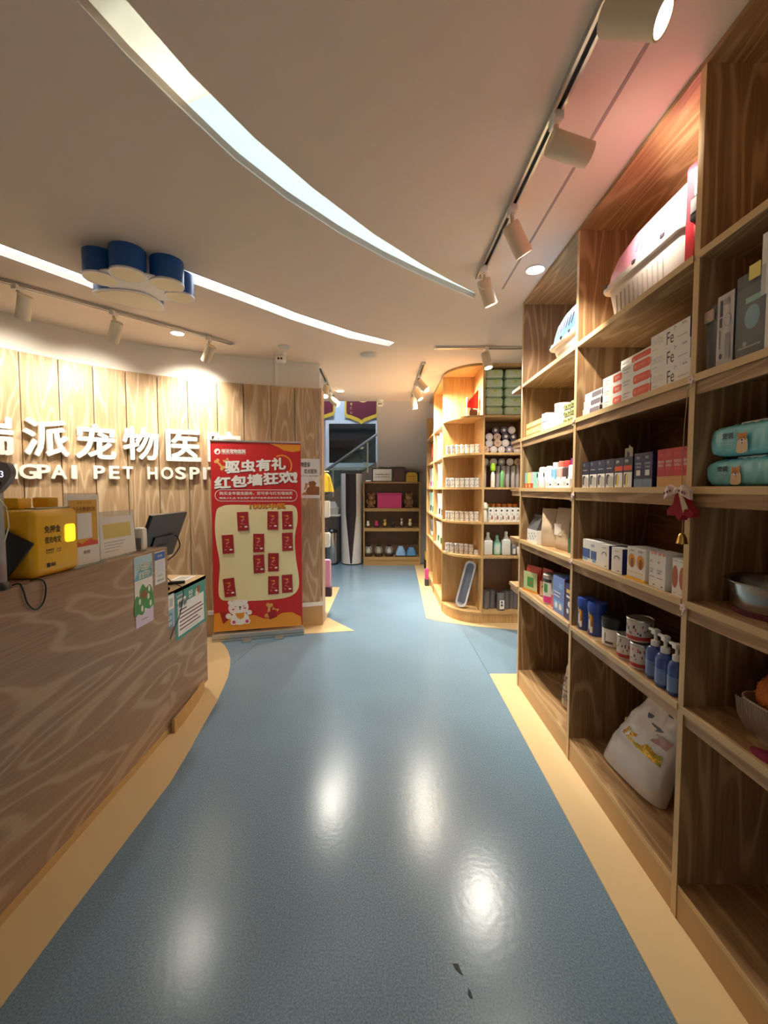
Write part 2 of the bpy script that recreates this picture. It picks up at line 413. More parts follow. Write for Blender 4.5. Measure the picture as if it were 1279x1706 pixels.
def slot_light(label, U, L, tl=0.):
    f = strip(U, L, 0); mid = f(U, .5)
    t = thing('ceiling_light', label, 'ceiling light', (mid[0], mid[1], CE), 'curved light slots in the ceiling')
    slot('', U, L, '', tl, 1., SLOTON).build('diffuser', [SLOTON if tl > 0 else SLOTON2, CEIL_P], t)
    if tl > 0:
        o = slot('', U, L, '', 0., tl, SLOTOFF).build('diffuser', SLOTOFF, t); o['label'] = 'unlit end of the diffuser'
    fr = MB(); w_ = .012
    P = U+L[::-1]; n = len(P); cx = sum(p[0] for p in P)/n; cy = sum(p[1] for p in P)/n
    for k in range(len(L)-1):      # pale metal lip along the far edge
        a, b = Vector(L[k]), Vector(L[k+1]); d = (b-a).normalized(); nn = Vector((-d.y, d.x))
        fr.prism([tuple(a), tuple(b), tuple(b+nn*w_), tuple(a+nn*w_)][::1], CE-.006, CE+.03)
    fr.build('frame', mat('slot lip', (214,206,200), .4), t)
    return t
big = slot_light('long curved light slot sweeping across the middle of the ceiling', BIGU, BIGL, .34)
al = bpy.data.lights.new('slot_fade_lamp', 'AREA'); al.shape = 'RECTANGLE'; al.size = .10; al.size_y = .06; al.energy = 5.0; al.color = (.9,.97,1.0)  # small hidden lamp added above the diffuser to fade light into its unlit end
ao = bpy.data.objects.new('slot_fade_lamp', al); COL.objects.link(ao); ao.parent = big
f_ = strip(BIGU, BIGL, 0); a_ = f_(BIGU, .31); c_ = f_(BIGL, .31)
ao.location = Vector(((a_[0]+c_[0])/2, (a_[1]+c_[1])/2, CE+.16))-big.location
slot_light('short curved light slot running from the paw lamp towards the far end', SMU, SML)
slot_light('light slot left of the paw lamp, cut by the left edge', LFU, LFL)

# ---- walls
def wallbox(name, x0, x1, y0, y1, z0, z1, m): b = MB(); b.box(x0, x1, y0, y1, z0, z1); return struct(b.build(name, m, loc=(x0, y0, z0)))
wallbox('wall_back', -3.7, 3.4, -1.7, -1.6, 0, CE, WHITE_P)
wallbox('wall_left', -3.8, -3.7, -1.6, 9.0, 0, 4.2, WHITE_P)
wallbox('wall_right', 1.37, 1.47, -1.6, 3.08, 0, CE, WHITE_P)
wallbox('wall_side', 3.3, 3.4, 2.9, 9.0, 0, 4.2, WHITE_P)
wallbox('wall_partition', 1.47, 3.3, 2.9, 3.0, 0, CE, WHITE_P)
STAIRW = mat('stairwell wall', (186,200,214), .7)
wallbox('wall_far', -3.7, 3.4, 9.0, 9.1, 0, 4.2, STAIRW)
wallbox('ceiling_stairwell', -3.7, 3.4, 6.72, 9.0, 4.2, 4.3, WHITE_P)
wallbox('wall_bulkhead', -3.7, 3.4, 6.42, 6.55, CE+.3, 4.2, WHITE_P)
so = MB(); so.loft([[(-.105,6.42,CE), (1.9,6.42,CE), (1.9,6.42,CE+.2), (-.105,6.42,CE+.2)], [(-.125,8.36,1.74), (1.9,8.36,1.74), (1.9,8.36,1.94), (-.125,8.36,1.94)]])
struct(so.build('ceiling_stairs', GREY_P, loc=(0, 6.42, CE)))
wallbox('wall_under_stairs', -.13, 1.9, 8.36, 8.46, 0, 1.80, GREY_P)
# curved reception wall: white plaster behind, plank cladding in front
WP = [(-3.35,2.55), (-3.05,2.83), (-2.803,3.11), (-2.70,3.25), (-2.56,3.45), (-2.41,3.63), (-2.235,3.79), (-2.035,3.93), (-1.818,4.05), (-1.586,4.155), (-1.361,4.24), (-1.119,4.32), (-.898,4.39), (-.651,4.464)]
SL = [0.]
for a, b in zip(WP, WP[1:]): SL.append(SL[-1]+math.dist(a, b))
def wallpt(s):
    for i in range(len(WP)-1):
        if s <= SL[i+1] or i == len(WP)-2:
            k = (s-SL[i])/(SL[i+1]-SL[i]); a, b = Vector(WP[i]), Vector(WP[i+1]); return a+(b-a)*k, (b-a).normalized()
def wallframe(s, z, off=0.):
    p, t = wallpt(s); return frame((p.x+t.y*off, p.y-t.x*off, z), (t.x, t.y, 0), (0, 0, 1))
wc = MB(); wh = MB(); wh.seed = []
for i in range(len(WP)-1):
    a, b = Vector(WP[i]), Vector(WP[i+1]); d = (b-a).normalized(); n = Vector((-d.y, d.x))
    g = .0035
    q = [a+d*g, b-d*g, b-d*g+n*.04, a+d*g+n*.04]; k0 = len(wh.f); wh.prism([tuple(p) for p in q], .0, 2.44); wh.seed += [i*3.71]*(len(wh.f)-k0)
def offs(k):
    out = []
    for i, q in enumerate(WP):
        d = (Vector(WP[min(i+1, len(WP)-1)])-Vector(WP[max(i-1, 0)])).normalized(); out.append((q[0]-d.y*k, q[1]+d.x*k))
    return out
wc.prism(offs(.045)+offs(.16)[::-1], 0, CE); struct(wc.build('wall_reception', WHITE_P, loc=(0,0,0), smooth=40))
ct = MB(); q_, t_ = wallpt(2.98); Mt = wallframe(2.98, 2.44, -.046); ct.box(-.02, .02, 0, .27, 0, .012, 0, Mt); struct(ct.build('trim_11', WHITE))
struct(wh.build('wall_planks', WOOD_W, loc=(0,0,0)))
e_ = MB(); e_.box(-.651,-.640, 4.46,4.66, 0, 2.45); struct(e_.build('trim_9', WOOD_W, loc=(-.65,4.46,0)))
bb = MB()
for s0, s1 in ((2.30, 3.40),):
    A_, ta = wallpt(s0); B_, tb = wallpt(s1)
    nn = Vector((tb.y, -tb.x))
    bb.prism([tuple(A_), tuple(B_+Vector((.012,0))), tuple(B_+nn*.012+Vector((.012,0))), tuple(A_+nn*.012)][::-1], 0, .21, 0)
    bb.prism([tuple(A_), tuple(B_+Vector((.014,0))), tuple(B_+nn*.014+Vector((.014,0))), tuple(A_+nn*.014)][::-1], .21, .25, 1)
struct(bb.build('baseboard_left', [mat('tan skirting', (190,154,104), .4), WHITE], loc=(-1,4.3,0)))

# ---- ceiling fixtures
def aim(o, d): o.rotation_euler = Vector(d).to_track_quat('-Z', 'Y').to_euler()
def spot_light(name, parent, loc, d, watts, col, ang, blend=.95, r=.03):
    l = bpy.data.lights.new(name, 'SPOT'); l.energy = watts; l.color = col; l.spot_size = R(ang); l.spot_blend = blend; l.shadow_soft_size = r
    o = bpy.data.objects.new(name, l); COL.objects.link(o); o.parent = parent; o.location = Vector(loc)-Vector(parent['base']); aim(o, d); return o
def track(label, p0, p1):
    p0, p1 = Vector(p0), Vector(p1); d = (p1-p0).normalized(); n = Vector((-d.y, d.x, 0)); m_ = (p0+p1)/2
    t = thing('light_track', label, 'light track', (m_.x, m_.y, CE))
    b = MB()
    def bar(o0, o1, z0, z1, m):
        q = [p0+n*o0, p1+n*o0, p1+n*o1, p0+n*o1]; b.prism([(v.x, v.y) for v in q], z0, z1, m)
    bar(-.018, -.008, CE-.022, CE, 0); bar(.008, .018, CE-.022, CE, 0); bar(-.008, .008, CE-.008, CE, 1)
    b.build('rail', [ALU, BLACK], t)
    for e, s in ((p0, -1), (p1, 1)):
        c = MB()
        q = [e-n*.02, e+n*.02, e+n*.02+d*s*.012, e-n*.02+d*s*.012]
        q = [(v.x, v.y) for v in q]; c.prism(q, CE-.024, CE); c.build('end_cap', WHITE, t)
    return t
def spotlight(label, top, head, d, watts, col=WARM, ang=60, ld=None, L=.145, r=.04, group='track spotlights', stemside=None):
    """adapter on the rail, short arm, cylinder head; head = centre of the cylinder, d = where the lamp points"""
    top = Vector(top); head = Vector(head); d = Vector(d).normalized()
    t = thing('track_spotlight', label, 'spotlight', tuple(top), group)
    a = MB(); a.rbox(top.x-.017, top.x+.017, top.y-.03, top.y+.03, top.z-.045, top.z-.012, .004); a.build('adapter', WHITE, t)
    back = head-d*L*.30
    s = MB(); s.cyl((top.x, top.y, top.z-.045), (back.x, back.y, back.z), .009, n=10); s.ball(tuple(back), .014, n=10); s.build('arm', CREAM, t, smooth=40)
    h = MB(); p0 = head-d*L/2; p1 = head+d*L/2
    q = d.to_track_quat('Z', 'Y').to_matrix().to_4x4(); q.translation = p0
    h.lathe([(.0,.0), (r*.93,.0), (r,.006), (r,L), (r*.88,L), (r*.84,L-.018)], 28, M=q); hd = h.build('head', CREAM, t, smooth=40)
    e = MB(); e.lathe([(.0,L-.012), (r*.84,L-.0125)], 28, M=q, cap=False); e.build('lens', LAMPON, hd if False else t, smooth=40)
    if watts: spot_light('lamp', t, tuple(p1+d*.004), ld or d, watts, col, ang)
    return t
track('long ceiling track above the right-hand shelf', (.592,.55,CE), (.575,2.68,CE))
spotlight('cream spotlight nearest the camera, cut by the top edge, lens showing', (.592,1.12,CE), (.604,1.106,2.559), (.68,-.50,-.54), E_RIGHT*.6, WARM, 70)
spotlight('cream spotlight pointing level at the shelf, second along the right track', (.590,1.55,CE), (.635,1.545,2.585), (.95,.10,-.22), E_RIGHT*.8, (1,.88,.76), 84)
spotlight('cream spotlight tilted down over the shelf, third along the right track', (.582,2.03,CE), (.612,2.05,2.565), (.52,.22,-.80), E_RIGHT, WARM, 70)
sl = spotlight('last cream spotlight on the right track, where the long light slot ends', (.577,2.56,CE), (.600,2.575,2.56), (.36,.16,-.90), E_RIGHT, NEUT, 70)
lc = MB(); lc.tube([(.575,2.545,2.655), (.552,2.53,2.635), (.535,2.525,2.60), (.54,2.525,2.57), (.565,2.535,2.56), (.583,2.555,2.585)], .0022, 6); lc.build('cord', WHITE, sl)
track('ceiling track in front of the plank wall on the left', (-2.75,2.27,CE), (-1.335,3.875,CE))
spotlight('cream spotlight on the left track, cut by the left edge', (-2.30,2.78,CE), (-2.27,2.79,2.565), (-.40,.30,-.86), E_LEFT, WARM, 104, (-.58,.52,-.62))
spotlight('cream spotlight on the left track, below the paw lamp', (-1.945,3.18,CE), (-1.95,3.20,2.56), (-.48,.34,-.80), E_LEFT, WARM, 104, (-.56,.52,-.64))
spotlight('cream spotlight at the far end of the left track', (-1.475,3.712,CE), (-1.49,3.735,2.57), (-.56,.40,-.76), E_LEFT, WARM, 104, (-.45,.62,-.64))
track('thin ceiling track above the wood wall end', (-.675,4.61,CE), (-.70,6.0,CE))
spotlight('far spotlight above the wood wall end, lens towards the camera', (-.70,5.22,CE), (-.69,5.19,2.575), (-.05,-.45,-.85), E_FAR*.5, NEUT, 80)
spotlight('far white spotlight tilted sideways past the wood wall end', (-.695,5.75,CE), (-.655,5.75,2.57), (.68,-.1,-.55), E_FAR*.6, NEUT, 80)
track('ceiling track in front of the receding shelf at the back', (.405,4.47,CE), (.39,6.05,CE))
spotlight('nearest of the far spotlights by the receding shelf', (.40,4.90,CE), (.43,4.90,2.575), (.60,-.30,-.74), E_FAR, WARM, 120)
spotlight('middle of the far spotlights by the receding shelf', (.397,5.35,CE), (.41,5.35,2.575), (.50,-.22,-.84), E_FAR, WARM, 110)
spotlight('last of the far spotlights by the receding shelf, pointing down', (.393,5.80,CE), (.40,5.83,2.56), (.14,.10,-.98), E_FAR*.7, WARM, 80)
track('thin ceiling track in front of the curved corner shelf', (.465,3.985,CE), (1.45,3.985,CE))
spotlight('bright spotlight on the thin track in front of the curved shelf', (.925,3.98,CE), (.925,3.955,2.575), (.16,-.22,-.92), E_FAR*.45, NEUT, 150)
def downlight(label, x, y, watts, col=NEUT, ang=120):
    t = thing('recessed_downlight', label, 'downlight', (x, y, CE), 'recessed downlights')
    b = MB(); b.lathe([(.049,-.010), (.052,-.012), (.056,-.004), (.058,0)], 28, (x,y,CE), cap=False); b.build('rim', WHITE, t, smooth=40)
    c = MB(); c.lathe([(0.,-.0112), (.050,-.011)], 28, (x,y,CE), cap=False); c.build('lens', LAMPC, t)
    if watts: spot_light('lamp', t, (x, y, CE-.02), (0,0,-1), watts, col, ang, .8, .045)
    return t
downlight('round downlight close to the top of the right shelf', .885, 2.60, E_DOWN*.8, NEUT)
downlight('round downlight between the plank wall and the left track', -1.70, 3.63, E_DOWN*.7, NEUT)
downlight('small far downlight beside the wood wall end', -.575, 5.72, E_DOWN*2.4, NEUT)
downlight('small far downlight beside the receding shelf', .535, 5.70, E_DOWN*2.4, NEUT)
downlight('added unseen downlight behind the viewpoint, right of two', .15, -.95, E_DOWN*2.6, NEUT, 62)  # unseen pair, added so floor bounce lifts the upper-left ceiling
downlight('added unseen downlight behind the viewpoint, left of two', -.85, -.85, E_DOWN*2.6, NEUT, 62)
sp = MB(); sp.lathe([(0,-.022), (.06,-.022), (.082,-.012), (.088,0)], 32, (-.141,4.21,CE)); sp = sp.build('smoke_detector', LGREY, loc=(-.141,4.21,CE), smooth=40); tag(sp, 'flat grey round detector on the ceiling near the short slot', 'smoke detector')
sp = MB(); sp.lathe([(0,-.012), (.05,-.012), (.06,0)], 28, (-.90,3.98,CE)); sp = sp.build('ceiling_speaker', LGREY, loc=(-.90,3.98,CE), smooth=40); tag(sp, 'small flat disc on the ceiling beside the camera by the plank wall', 'speaker')
def camera_unit(label, x, y):
    t = thing('security_camera', label, 'security camera', (x, y, CE), 'white ceiling cameras')
    b = MB(); b.lathe([(0,-.03), (.045,-.028), (.05,0)], 24, (x,y,CE)); b.build('mount', WHITE, t, smooth=40)
    c = MB(); c.rbox(x-.045, x+.045, y-.05, y+.03, CE-.095, CE-.028, .022, 0, seg=3); c.build('body', WHITE, t, smooth=50)
    for s in (-.014, .014):
        d = MB(); d.cyl((x+s, y-.049, CE-.066), (x+s, y-.054, CE-.066), .010, n=14); d.build('lens', BLACK, t)
camera_unit('white twin-lens camera on the ceiling above the plank wall', -.975, 4.17)
camera_unit('white twin-lens camera at the ceiling edge by the pennants', -.055, 6.33)
# paw lamp
pz = 2.58
t = thing('paw_ceiling_lamp', 'blue paw-shaped ceiling lamp with cream faces, switched off', 'ceiling lamp', (-1.38,2.55,CE))
PAWF = mat('paw lamp acrylic', (236,222,188), .5); PAWB = mat('paw lamp blue', (24,84,158), .35); PAWW = mat('paw lamp white edge', (226,222,222), .4)
TO = [(-1.56,2.447,.086), (-1.385,2.405,.090), (-1.231,2.52,.088), (-1.236,2.68,.082)]
for x, y, r in TO:
    b = MB(); b.lathe([(r,0), (r,CE-pz)], 36, (x,y,pz)); tb_ = b.build('toe', PAWB, t, smooth=40)
    c = MB(); c.lathe([(r*.90,-.004), (r*1.02,-.004), (r*1.02,.006)], 36, (x,y,pz), cap=False); c.build('rim', PAWW, tb_)
    c = MB(); c.lathe([(0,-.0035), (r*.90,-.0035)], 36, (x,y,pz), cap=False); c.build('face', PAWF, tb_)
PAD = [(-1.724,2.633), (-1.706,2.71), (-1.647,2.763), (-1.585,2.819), (-1.50,2.865), (-1.435,2.87), (-1.40,2.80), (-1.395,2.70), (-1.43,2.62), (-1.50,2.585), (-1.575,2.573), (-1.677,2.59)]
def smoothpoly(P, n=5):
    out = []; k = len(P)
    for i in range(k):
        p0, p1, p2, p3 = (Vector(P[(i+j-1) % k]) for j in range(4))
        for q in range(n):
            u = q/n; out.append(tuple(.5*((2*p1)+(p2-p0)*u+(2*p0-5*p1+4*p2-p3)*u*u+(3*p1-p0-3*p2+p3)*u**3)))
    return out
PADS = smoothpoly(PAD)
cxp = sum(p[0] for p in PADS)/len(PADS); cyp = sum(p[1] for p in PADS)/len(PADS)
PADS = PADS if sum(p[0]*q[1]-q[0]*p[1] for p, q in zip(PADS, PADS[1:]+PADS[:1])) > 0 else PADS[::-1]
sc = lambda k: [(cxp+(x-cxp)*k, cyp+(y-cyp)*k) for x, y in PADS]
b = MB(); b.prism(sc(1.0), pz, CE); pb = b.build('pad', PAWB, t, smooth=40)
b = MB(); b.prism(sc(1.03), pz-.003, pz+.006); b.build('rim', PAWW, pb)
b = MB(); b.prism(sc(.93), pz-.005, pz-.002); b.build('face', PAWF, pb)
b = MB(); b.prism(smoothpoly([(-1.60,2.42), (-1.42,2.36), (-1.25,2.44), (-1.19,2.56), (-1.22,2.70), (-1.32,2.74), (-1.44,2.72), (-1.56,2.62)]), pz+.004, pz+.012); b.build('plate', PAWW, t)
# ================================================================== RECEPTION: SIGN, BANNER, COUNTER
SIGNW = mat('sign letter white', (244,240,230), .45)
def sign(name, label, items, ext, bold, group=None):
    s_ = items[len(items)//2][1]; p, _ = wallpt(s_)
    t = thing(name, label, 'sign', (p.x, p.y, items[0][3]))
    for ch, s0, s1, z0, z1 in items:
        M = wallframe((s0+s1)/2, z0, .012); b = MB()
        b.t2(M, ch, -(s1-s0)/2, 0, (s1-s0)/2, z1-z0, 0, 0, bold, ext)
        b.build('letter', SIGNW, t)
    return t
sign('wall_lettering', 'big white raised Chinese characters on the plank wall', [('瑞', .62,.896,1.672,1.945), ('派', .960,1.238,1.676,1.952), ('宠', 1.302,1.575,1.678,1.952), ('物', 1.642,1.908,1.682,1.956), ('医', 1.981,2.259,1.684,1.956), ('院', 2.337,2.624,1.686,1.962)], .032, .024)
sign('wall_lettering', 'row of smaller white raised capitals under the Chinese characters', [('R', .64,.72,1.499,1.600), ('I', .755,.78,1.499,1.600), ('N', .83,.912,1.500,1.602), ('G', .925,1.028,1.500,1.605), ('P', 1.035,1.112,1.503,1.605), ('A', 1.124,1.220,1.505,1.607), ('I', 1.264,1.287,1.507,1.609),
    ('P', 1.419,1.492,1.510,1.612), ('E', 1.530,1.597,1.512,1.614), ('T', 1.629,1.702,1.513,1.614), ('H', 1.822,1.894,1.513,1.615), ('O', 1.933,2.026,1.513,1.617), ('S', 2.051,2.131,1.514,1.620), ('P', 2.172,2.250,1.515,1.621), ('I', 2.286,2.307,1.516,1.622), ('T', 2.325,2.405,1.517,1.624), ('A', 2.43,2.53,1.517,1.624), ('L', 2.57,2.64,1.517,1.624)], .022, .03)

# white notice taped to the end of the plank wall
M = wallframe(3.075, 1.33, .003); b = MB(); W_, H_ = .32, .40
b.box(0, W_, 0, H_, 0, .0015, 0, M); b.t2(M, '宠物医保', .10, .315, .22, .365, 1, .002, .02); b.t2(M, '定点医院', .16, .25, .29, .295, 1, .002, .02)
b.t2(M, '线下门诊 直付理赔', .12, .218, .30, .232, 1, .002); b.q2(M, .20,.185,.26,.190,2,.002); b.q2(M,.20,.170,.25,.174,2,.002); b.q2(M,.20,.158,.245,.162,2,.002)
b.p2(M, [(.16,.03), (.315,.03), (.315,.115), (.27,.12), (.285,.15), (.26,.175), (.225,.17), (.20,.145), (.215,.12), (.19,.10)], 3, .002)
b.p2(M, [(.155,.075), (.19,.10), (.20,.15), (.17,.155), (.165,.115)], 4, .002); b.p2(M, [(.13,.03), (.20,.03), (.19,.055), (.15,.06)], 4, .002); b.d2(M, .215,.16,.007,1,.0025); b.q2(M,.16,.012,.28,.017,2,.002)
M0 = M.copy()
o = b.build('wall_poster', [WHITE, BLACK, LGREY, BROWN, mat('dog tan', (196,140,96), .6)]); tag(o, 'white notice with a brown dog photo taped beside the red banner', 'poster')

# ---- pull-up banner
BO = Vector((-1.588, 3.977, 0)); bu = Vector((.791, .220, 0)).normalized()
BM = frame((BO.x, BO.y, .085), bu, (0,0,1)); BW, BH = .815, 1.775
def bp(x, y):
    xl = 70+.0182*(y-65); top = 65+.022*(x-70); bot = 1600-.08*(x-98)
    return ((x-xl)/686*BW, (bot-y)/(bot-top)*BH)
P_ = lambda pts: [bp(*p) for p in pts]
tb = thing('pull_up_banner', 'tall red and orange pull-up banner standing against the plank wall', 'banner', (BO.x+bu.x*.4, BO.y+bu.y*.4, 0))
b = MB(); b.box(0, BW, 0, BH, -.0015, .0005, 0, BM)
b.p2(BM, P_([(95,1600), (775,1548), (770,1478), (700,1440), (620,1445), (540,1490), (470,1490), (400,1462), (300,1475), (200,1455), (140,1440), (98,1450)]), 1, .001)
b.p2(BM, P_([(505,84), (755,92), (752,140), (690,148), (620,135), (570,105)]), 1, .001)
b.p2(BM, smoothpoly(P_([(115,620), (150,585), (220,570), (430,572), (640,570), (700,575), (730,610), (735,700), (715,830), (725,1000), (748,1140), (748,1240), (700,1300), (600,1330), (400,1346), (200,1345), (145,1325), (130,1250), (140,1050), (118,900), (104,760)]), 4), 2, .001)
def arc2(cx, cy, r, a0, a1, wd, m, n=16):
    o_ = [(cx+r*math.cos(R(a0+(a1-a0)*i/n)), cy-r*math.sin(R(a0+(a1-a0)*i/n))) for i in range(n+1)]
    i_ = [(cx+(r-wd)*math.cos(R(a0+(a1-a0)*i/n)), cy-(r-wd)*math.sin(R(a0+(a1-a0)*i/n))) for i in range(n+1)]
    for k in range(n): b.p2(BM, P_([o_[k], o_[k+1], i_[k+1], i_[k]]), m, .0012)
arc2(605, 255, 85, 120, -35, 11, 1)
def bt(txt, x0, y0, x1, y1, m, off=.002, bold=.03, rise=.0, shear=0.):
    u0, v0 = bp(x0, y1); u1, v1 = bp(x1, y0); b.t2(BM, txt, u0, v0, u1, v1, m, off, bold, 0, 3, shear, rise)
for k, ch in enumerate('驱虫有礼'):
    x0 = 180+k*117; y0 = 228-k*9
    bt(ch, x0+5, y0+6, x0+108, y0+96, 5, .0016, .045, .06); bt(ch, x0, y0, x0+103, y0+90, 3, .0022, .045, .06)
for k, ch in enumerate('红包墙狂欢'):
    x0 = 105+k*121; y0 = 352-k*11
    bt(ch, x0+5, y0+6, x0+115, y0+94, 5, .0016, .045, .06); bt(ch, x0, y0, x0+110, y0+88, 3, .0022, .045, .06)
bt('!', 705, 312, 724, 388, 3, .0022, .05)
# rounded outline round the small print
def pill(x0, x1, y0, y1, r, wd, m):
    def ring(k):
        o_ = []
        for cx, cy, a in ((x1-r, y0+r, 0), (x0+r, y0+r, 90), (x0+r, y1-r, 180), (x1-r, y1-r, 270)):
            for i in range(9):
                t = R(a+90*i/8); o_.append((cx+(r-k)*math.cos(t), cy-(r-k)*math.sin(t)))
        return o_
    A, B_ = ring(0), ring(wd); n = len(A)
    for i in range(n): b.p2(BM, P_([A[i], A[(i+1) % n], B_[(i+1) % n], B_[i]]), m, .0014)
pill(104, 732, 448, 542, 45, 4, 3)
bt('购买全年驱虫服务，即可参与红包墙抽奖', 138, 462, 694, 494, 3, .0016, .012)
bt('精美小礼品 专业洗护 医疗代金券,超多好礼等你来拿', 138, 504, 690, 526, 3, .0016, .012)
bt('100%中奖', 365, 559, 639, 606, 5, .0018, .045); bt('100%中奖', 362, 556, 636, 602, 1, .0026, .03)
bt('瑞派宠物医院', 152, 130, 330, 157, 3, .0016, .03); bt('RINGPAI PET HOSPITAL', 152, 162, 332, 168, 3, .0016, .0)
u_, v_ = bp(122, 147); b.d2(BM, u_, v_, .027, 3, .0014); b.p2(BM, [(u_-.012, v_-.012), (u_+.004, v_-.02), (u_+.016, v_+.002), (u_+.004, v_+.012), (u_-.004, v_+.002)], 0, .0018)
def bone(x, y, s, a, m):
    ca, sa = math.cos(a), math.sin(a); rot = lambda px, py: bp(x+s*(px*ca-py*sa), y+s*(px*sa+py*ca))
    b.p2(BM, [rot(-.7,-.16), (rot(.7,-.16)), rot(.7,.16), rot(-.7,.16)], m, .0018)
    for e in (-.75, .75):
        for d in (-.2, .2):
            c_ = rot(e, d); b.d2(BM, c_[0], c_[1], s*.26/686*BW, m, .0019)
bone(140, 250, 48, .9, 4); bone(183, 215, 22, -.5, 4); bone(512, 1425, 60, 1.7, 4); bone(565, 1415, 26, .3, 4)
b.p2(BM, P_([(500,1440), (560,1425), (580,1475), (520,1500)]), 6, .0020); b.p2(BM, P_([(140,1440), (185,1435), (205,1500), (165,1535)]), 6, .0016)
# plain white cartoon animal sitting at the foot of the print
b.d2(BM, *bp(290,1490), .085, 7, .0020, .060); b.d2(BM, *bp(280,1400), .092, 7, .0022, .078); b.d2(BM, *bp(215,1360), .020, 7, .0021); b.d2(BM, *bp(335,1350), .018, 7, .0021)
b.d2(BM, *bp(245,1520), .030, 7, .0024, .026); b.d2(BM, *bp(345,1512), .030, 7, .0024, .026); b.d2(BM, *bp(245,1520), .016, 8, .0026); b.d2(BM, *bp(345,1512), .016, 8, .0026)
b.d2(BM, *bp(205,1470), .026, 7, .0021); b.d2(BM, *bp(362,1440), .024, 7, .0021); b.p2(BM, P_([(255,1448), (325,1440), (320,1480), (295,1497), (270,1480)]), 1, .0026)
b.d2(BM, *bp(291,1397), .009, 9, .0026); b.d2(BM, *bp(291,1412), .010, 9, .0025, .004); b.d2(BM, *bp(240,1415), .013, 8, .0026, .007); b.d2(BM, *bp(328,1405), .013, 8, .0026, .007); b.p2(BM, P_([(250,1392), (268,1388), (268,1391), (250,1396)]), 9, .0026); b.p2(BM, P_([(310,1386), (326,1386), (326,1390), (310,1390)]), 9, .0026)
b.build('panel', [RED, ORANGE, CREAMP, WHITE, mat('bone tan', (226,170,92), .5), mat('lettering shade', (116,22,28), .5), DRED, mat('cartoon white', (244,240,236), .5), HPINK, BLACK], tb)
b = MB(); Mb = frame((BO.x, BO.y, 0), bu, (0,0,1))
b.rbox(-.015, BW+.012, 0, .070, -.055, .055, .008, 0, Mb); b.box(-.008, BW+.006, .026, .030, .0548, .0556, 1, Mb); b.build('base', [ALU, DGREY], tb)
b = MB(); b.rbox(-.004, BW+.004, BH-.004, BH+.014, -.006, .008, .003, 0, BM); b.build('top_rail', ALU, tb)
b = MB(); b.cyl(BM @ Vector((BW/2, -.03, -.02)), BM @ Vector((BW/2, BH, -.008)), .008, n=10); b.build('pole', DGREY, tb, smooth=40)
b = MB(); b.rbox(.25, .33, 0, .012, -.12, .12, .003, 0, Mb); b.rbox(.55, .63, 0, .012, -.12, .12, .003, 0, Mb); b.build('foot', ALU, tb)
# red packets taped to the banner
ev = [('top row', [(312,702), (540,695), (655,693)]), ('second row', [(200,886), (432,876), (657,867)]), ('third row', [(435,1045), (547,1032)]), ('bottom row', [(212,1236), (549,1218), (657,1206)])]
posn = {3: ['left', 'middle', 'right'], 2: ['left', 'right']}
first = None
for row, L_ in ev:
    for k, (x, y) in enumerate(L_):
        u, v = bp(x, y); ang = R({0: 2, 1: -1, 2: 1}[k])+ (R(3) if row == 'bottom row' and k == 0 else 0)
        lab = f'{posn[len(L_)][k]} red packet in the {row} on the banner' 
        if first is None:
            t = thing('red_packet', lab, 'red packet', (0,0,0), 'red packets on the banner')
            b = MB(); b.rbox(-.050, .050, -.088, .088, 0, .004, .0015, 0); Mi = I4
            b.q2(Mi, -.030,.045,.012,.049,1,.0045); b.d2(Mi, .0,.04,.013,1,.0046,.006); b.p2(Mi, [(-.02,.01), (.01,.03), (.016,.02), (-.01,-.005)], 2, .0046); b.d2(Mi, -.012,-.02,.01,2,.0046,.006)
            b.d2(Mi, -.022,-.050,.011,2,.0046,.006); b.d2(Mi, .024,-.052,.014,3,.0046,.008); b.q2(Mi, .0,-.03,.02,-.026,1,.0046)
            b.build('packet', [DRED, ORANGE, mat('packet pink', (214,120,110), .5), WHITE], t, local=True)
            first = t; o = t
        else: o = dup(first, (0,0,0), lab)
        p = BM @ Vector((u, v, .0035)); o.location = p
        o.rotation_euler = (BM.to_3x3() @ Matrix.Rotation(ang, 3, 'Z')).to_euler()
    
# ---- counter
t = thing('reception_counter', 'long wood-grain reception counter with a lower end section', 'counter', (-1.45, 1.0, 0))
b = MB(); b.box(-1.275, -1.25, -1.2, 2.475, .035, 1.088); b.build('front_panel', WOOD_C, t)
b = MB(); b.box(-1.62, -1.2745, -1.2, 2.475, 1.064, 1.0885); b.box(-1.63,-1.605,-1.2,2.475,0,1.064); b.build('top', WOOD_C, t)
b = MB(); b.box(-1.605, -1.275, 2.45, 2.475, .035, 1.064); b.build('end_panel', WOOD_C, t)
b = MB(); b.box(-1.288, -1.262, 2.4751, 3.03, .055, .812); b.box(-1.75, -1.288, 3.005, 3.03, .0, .79); b.build('lower_front', WOOD_C, t)
b = MB(); b.box(-1.80, -1.262, 2.4752, 3.032, .790, .8145); b.build('lower_top', mat('pale edge laminate', (206,178,136), .4), t)
b = MB(); b.box(-1.262, -1.244, -1.2, 2.46, .0, .034); b.build('skirting', mat('tan skirting base', (196,156,100), .4), t)
b = MB()
pl = [(-1.214,2.44), (-1.216,2.55), (-1.224,2.68), (-1.238,2.82), (-1.258,2.96)]; pq = [(x-.012, y) for x, y in pl]
b.prism(pl+pq[::-1], .004, .086); o = b.build('kick_board', mat('loose tan kick board', (192,150,92), .4), t); o['label'] = 'kick board coming loose from the counter'
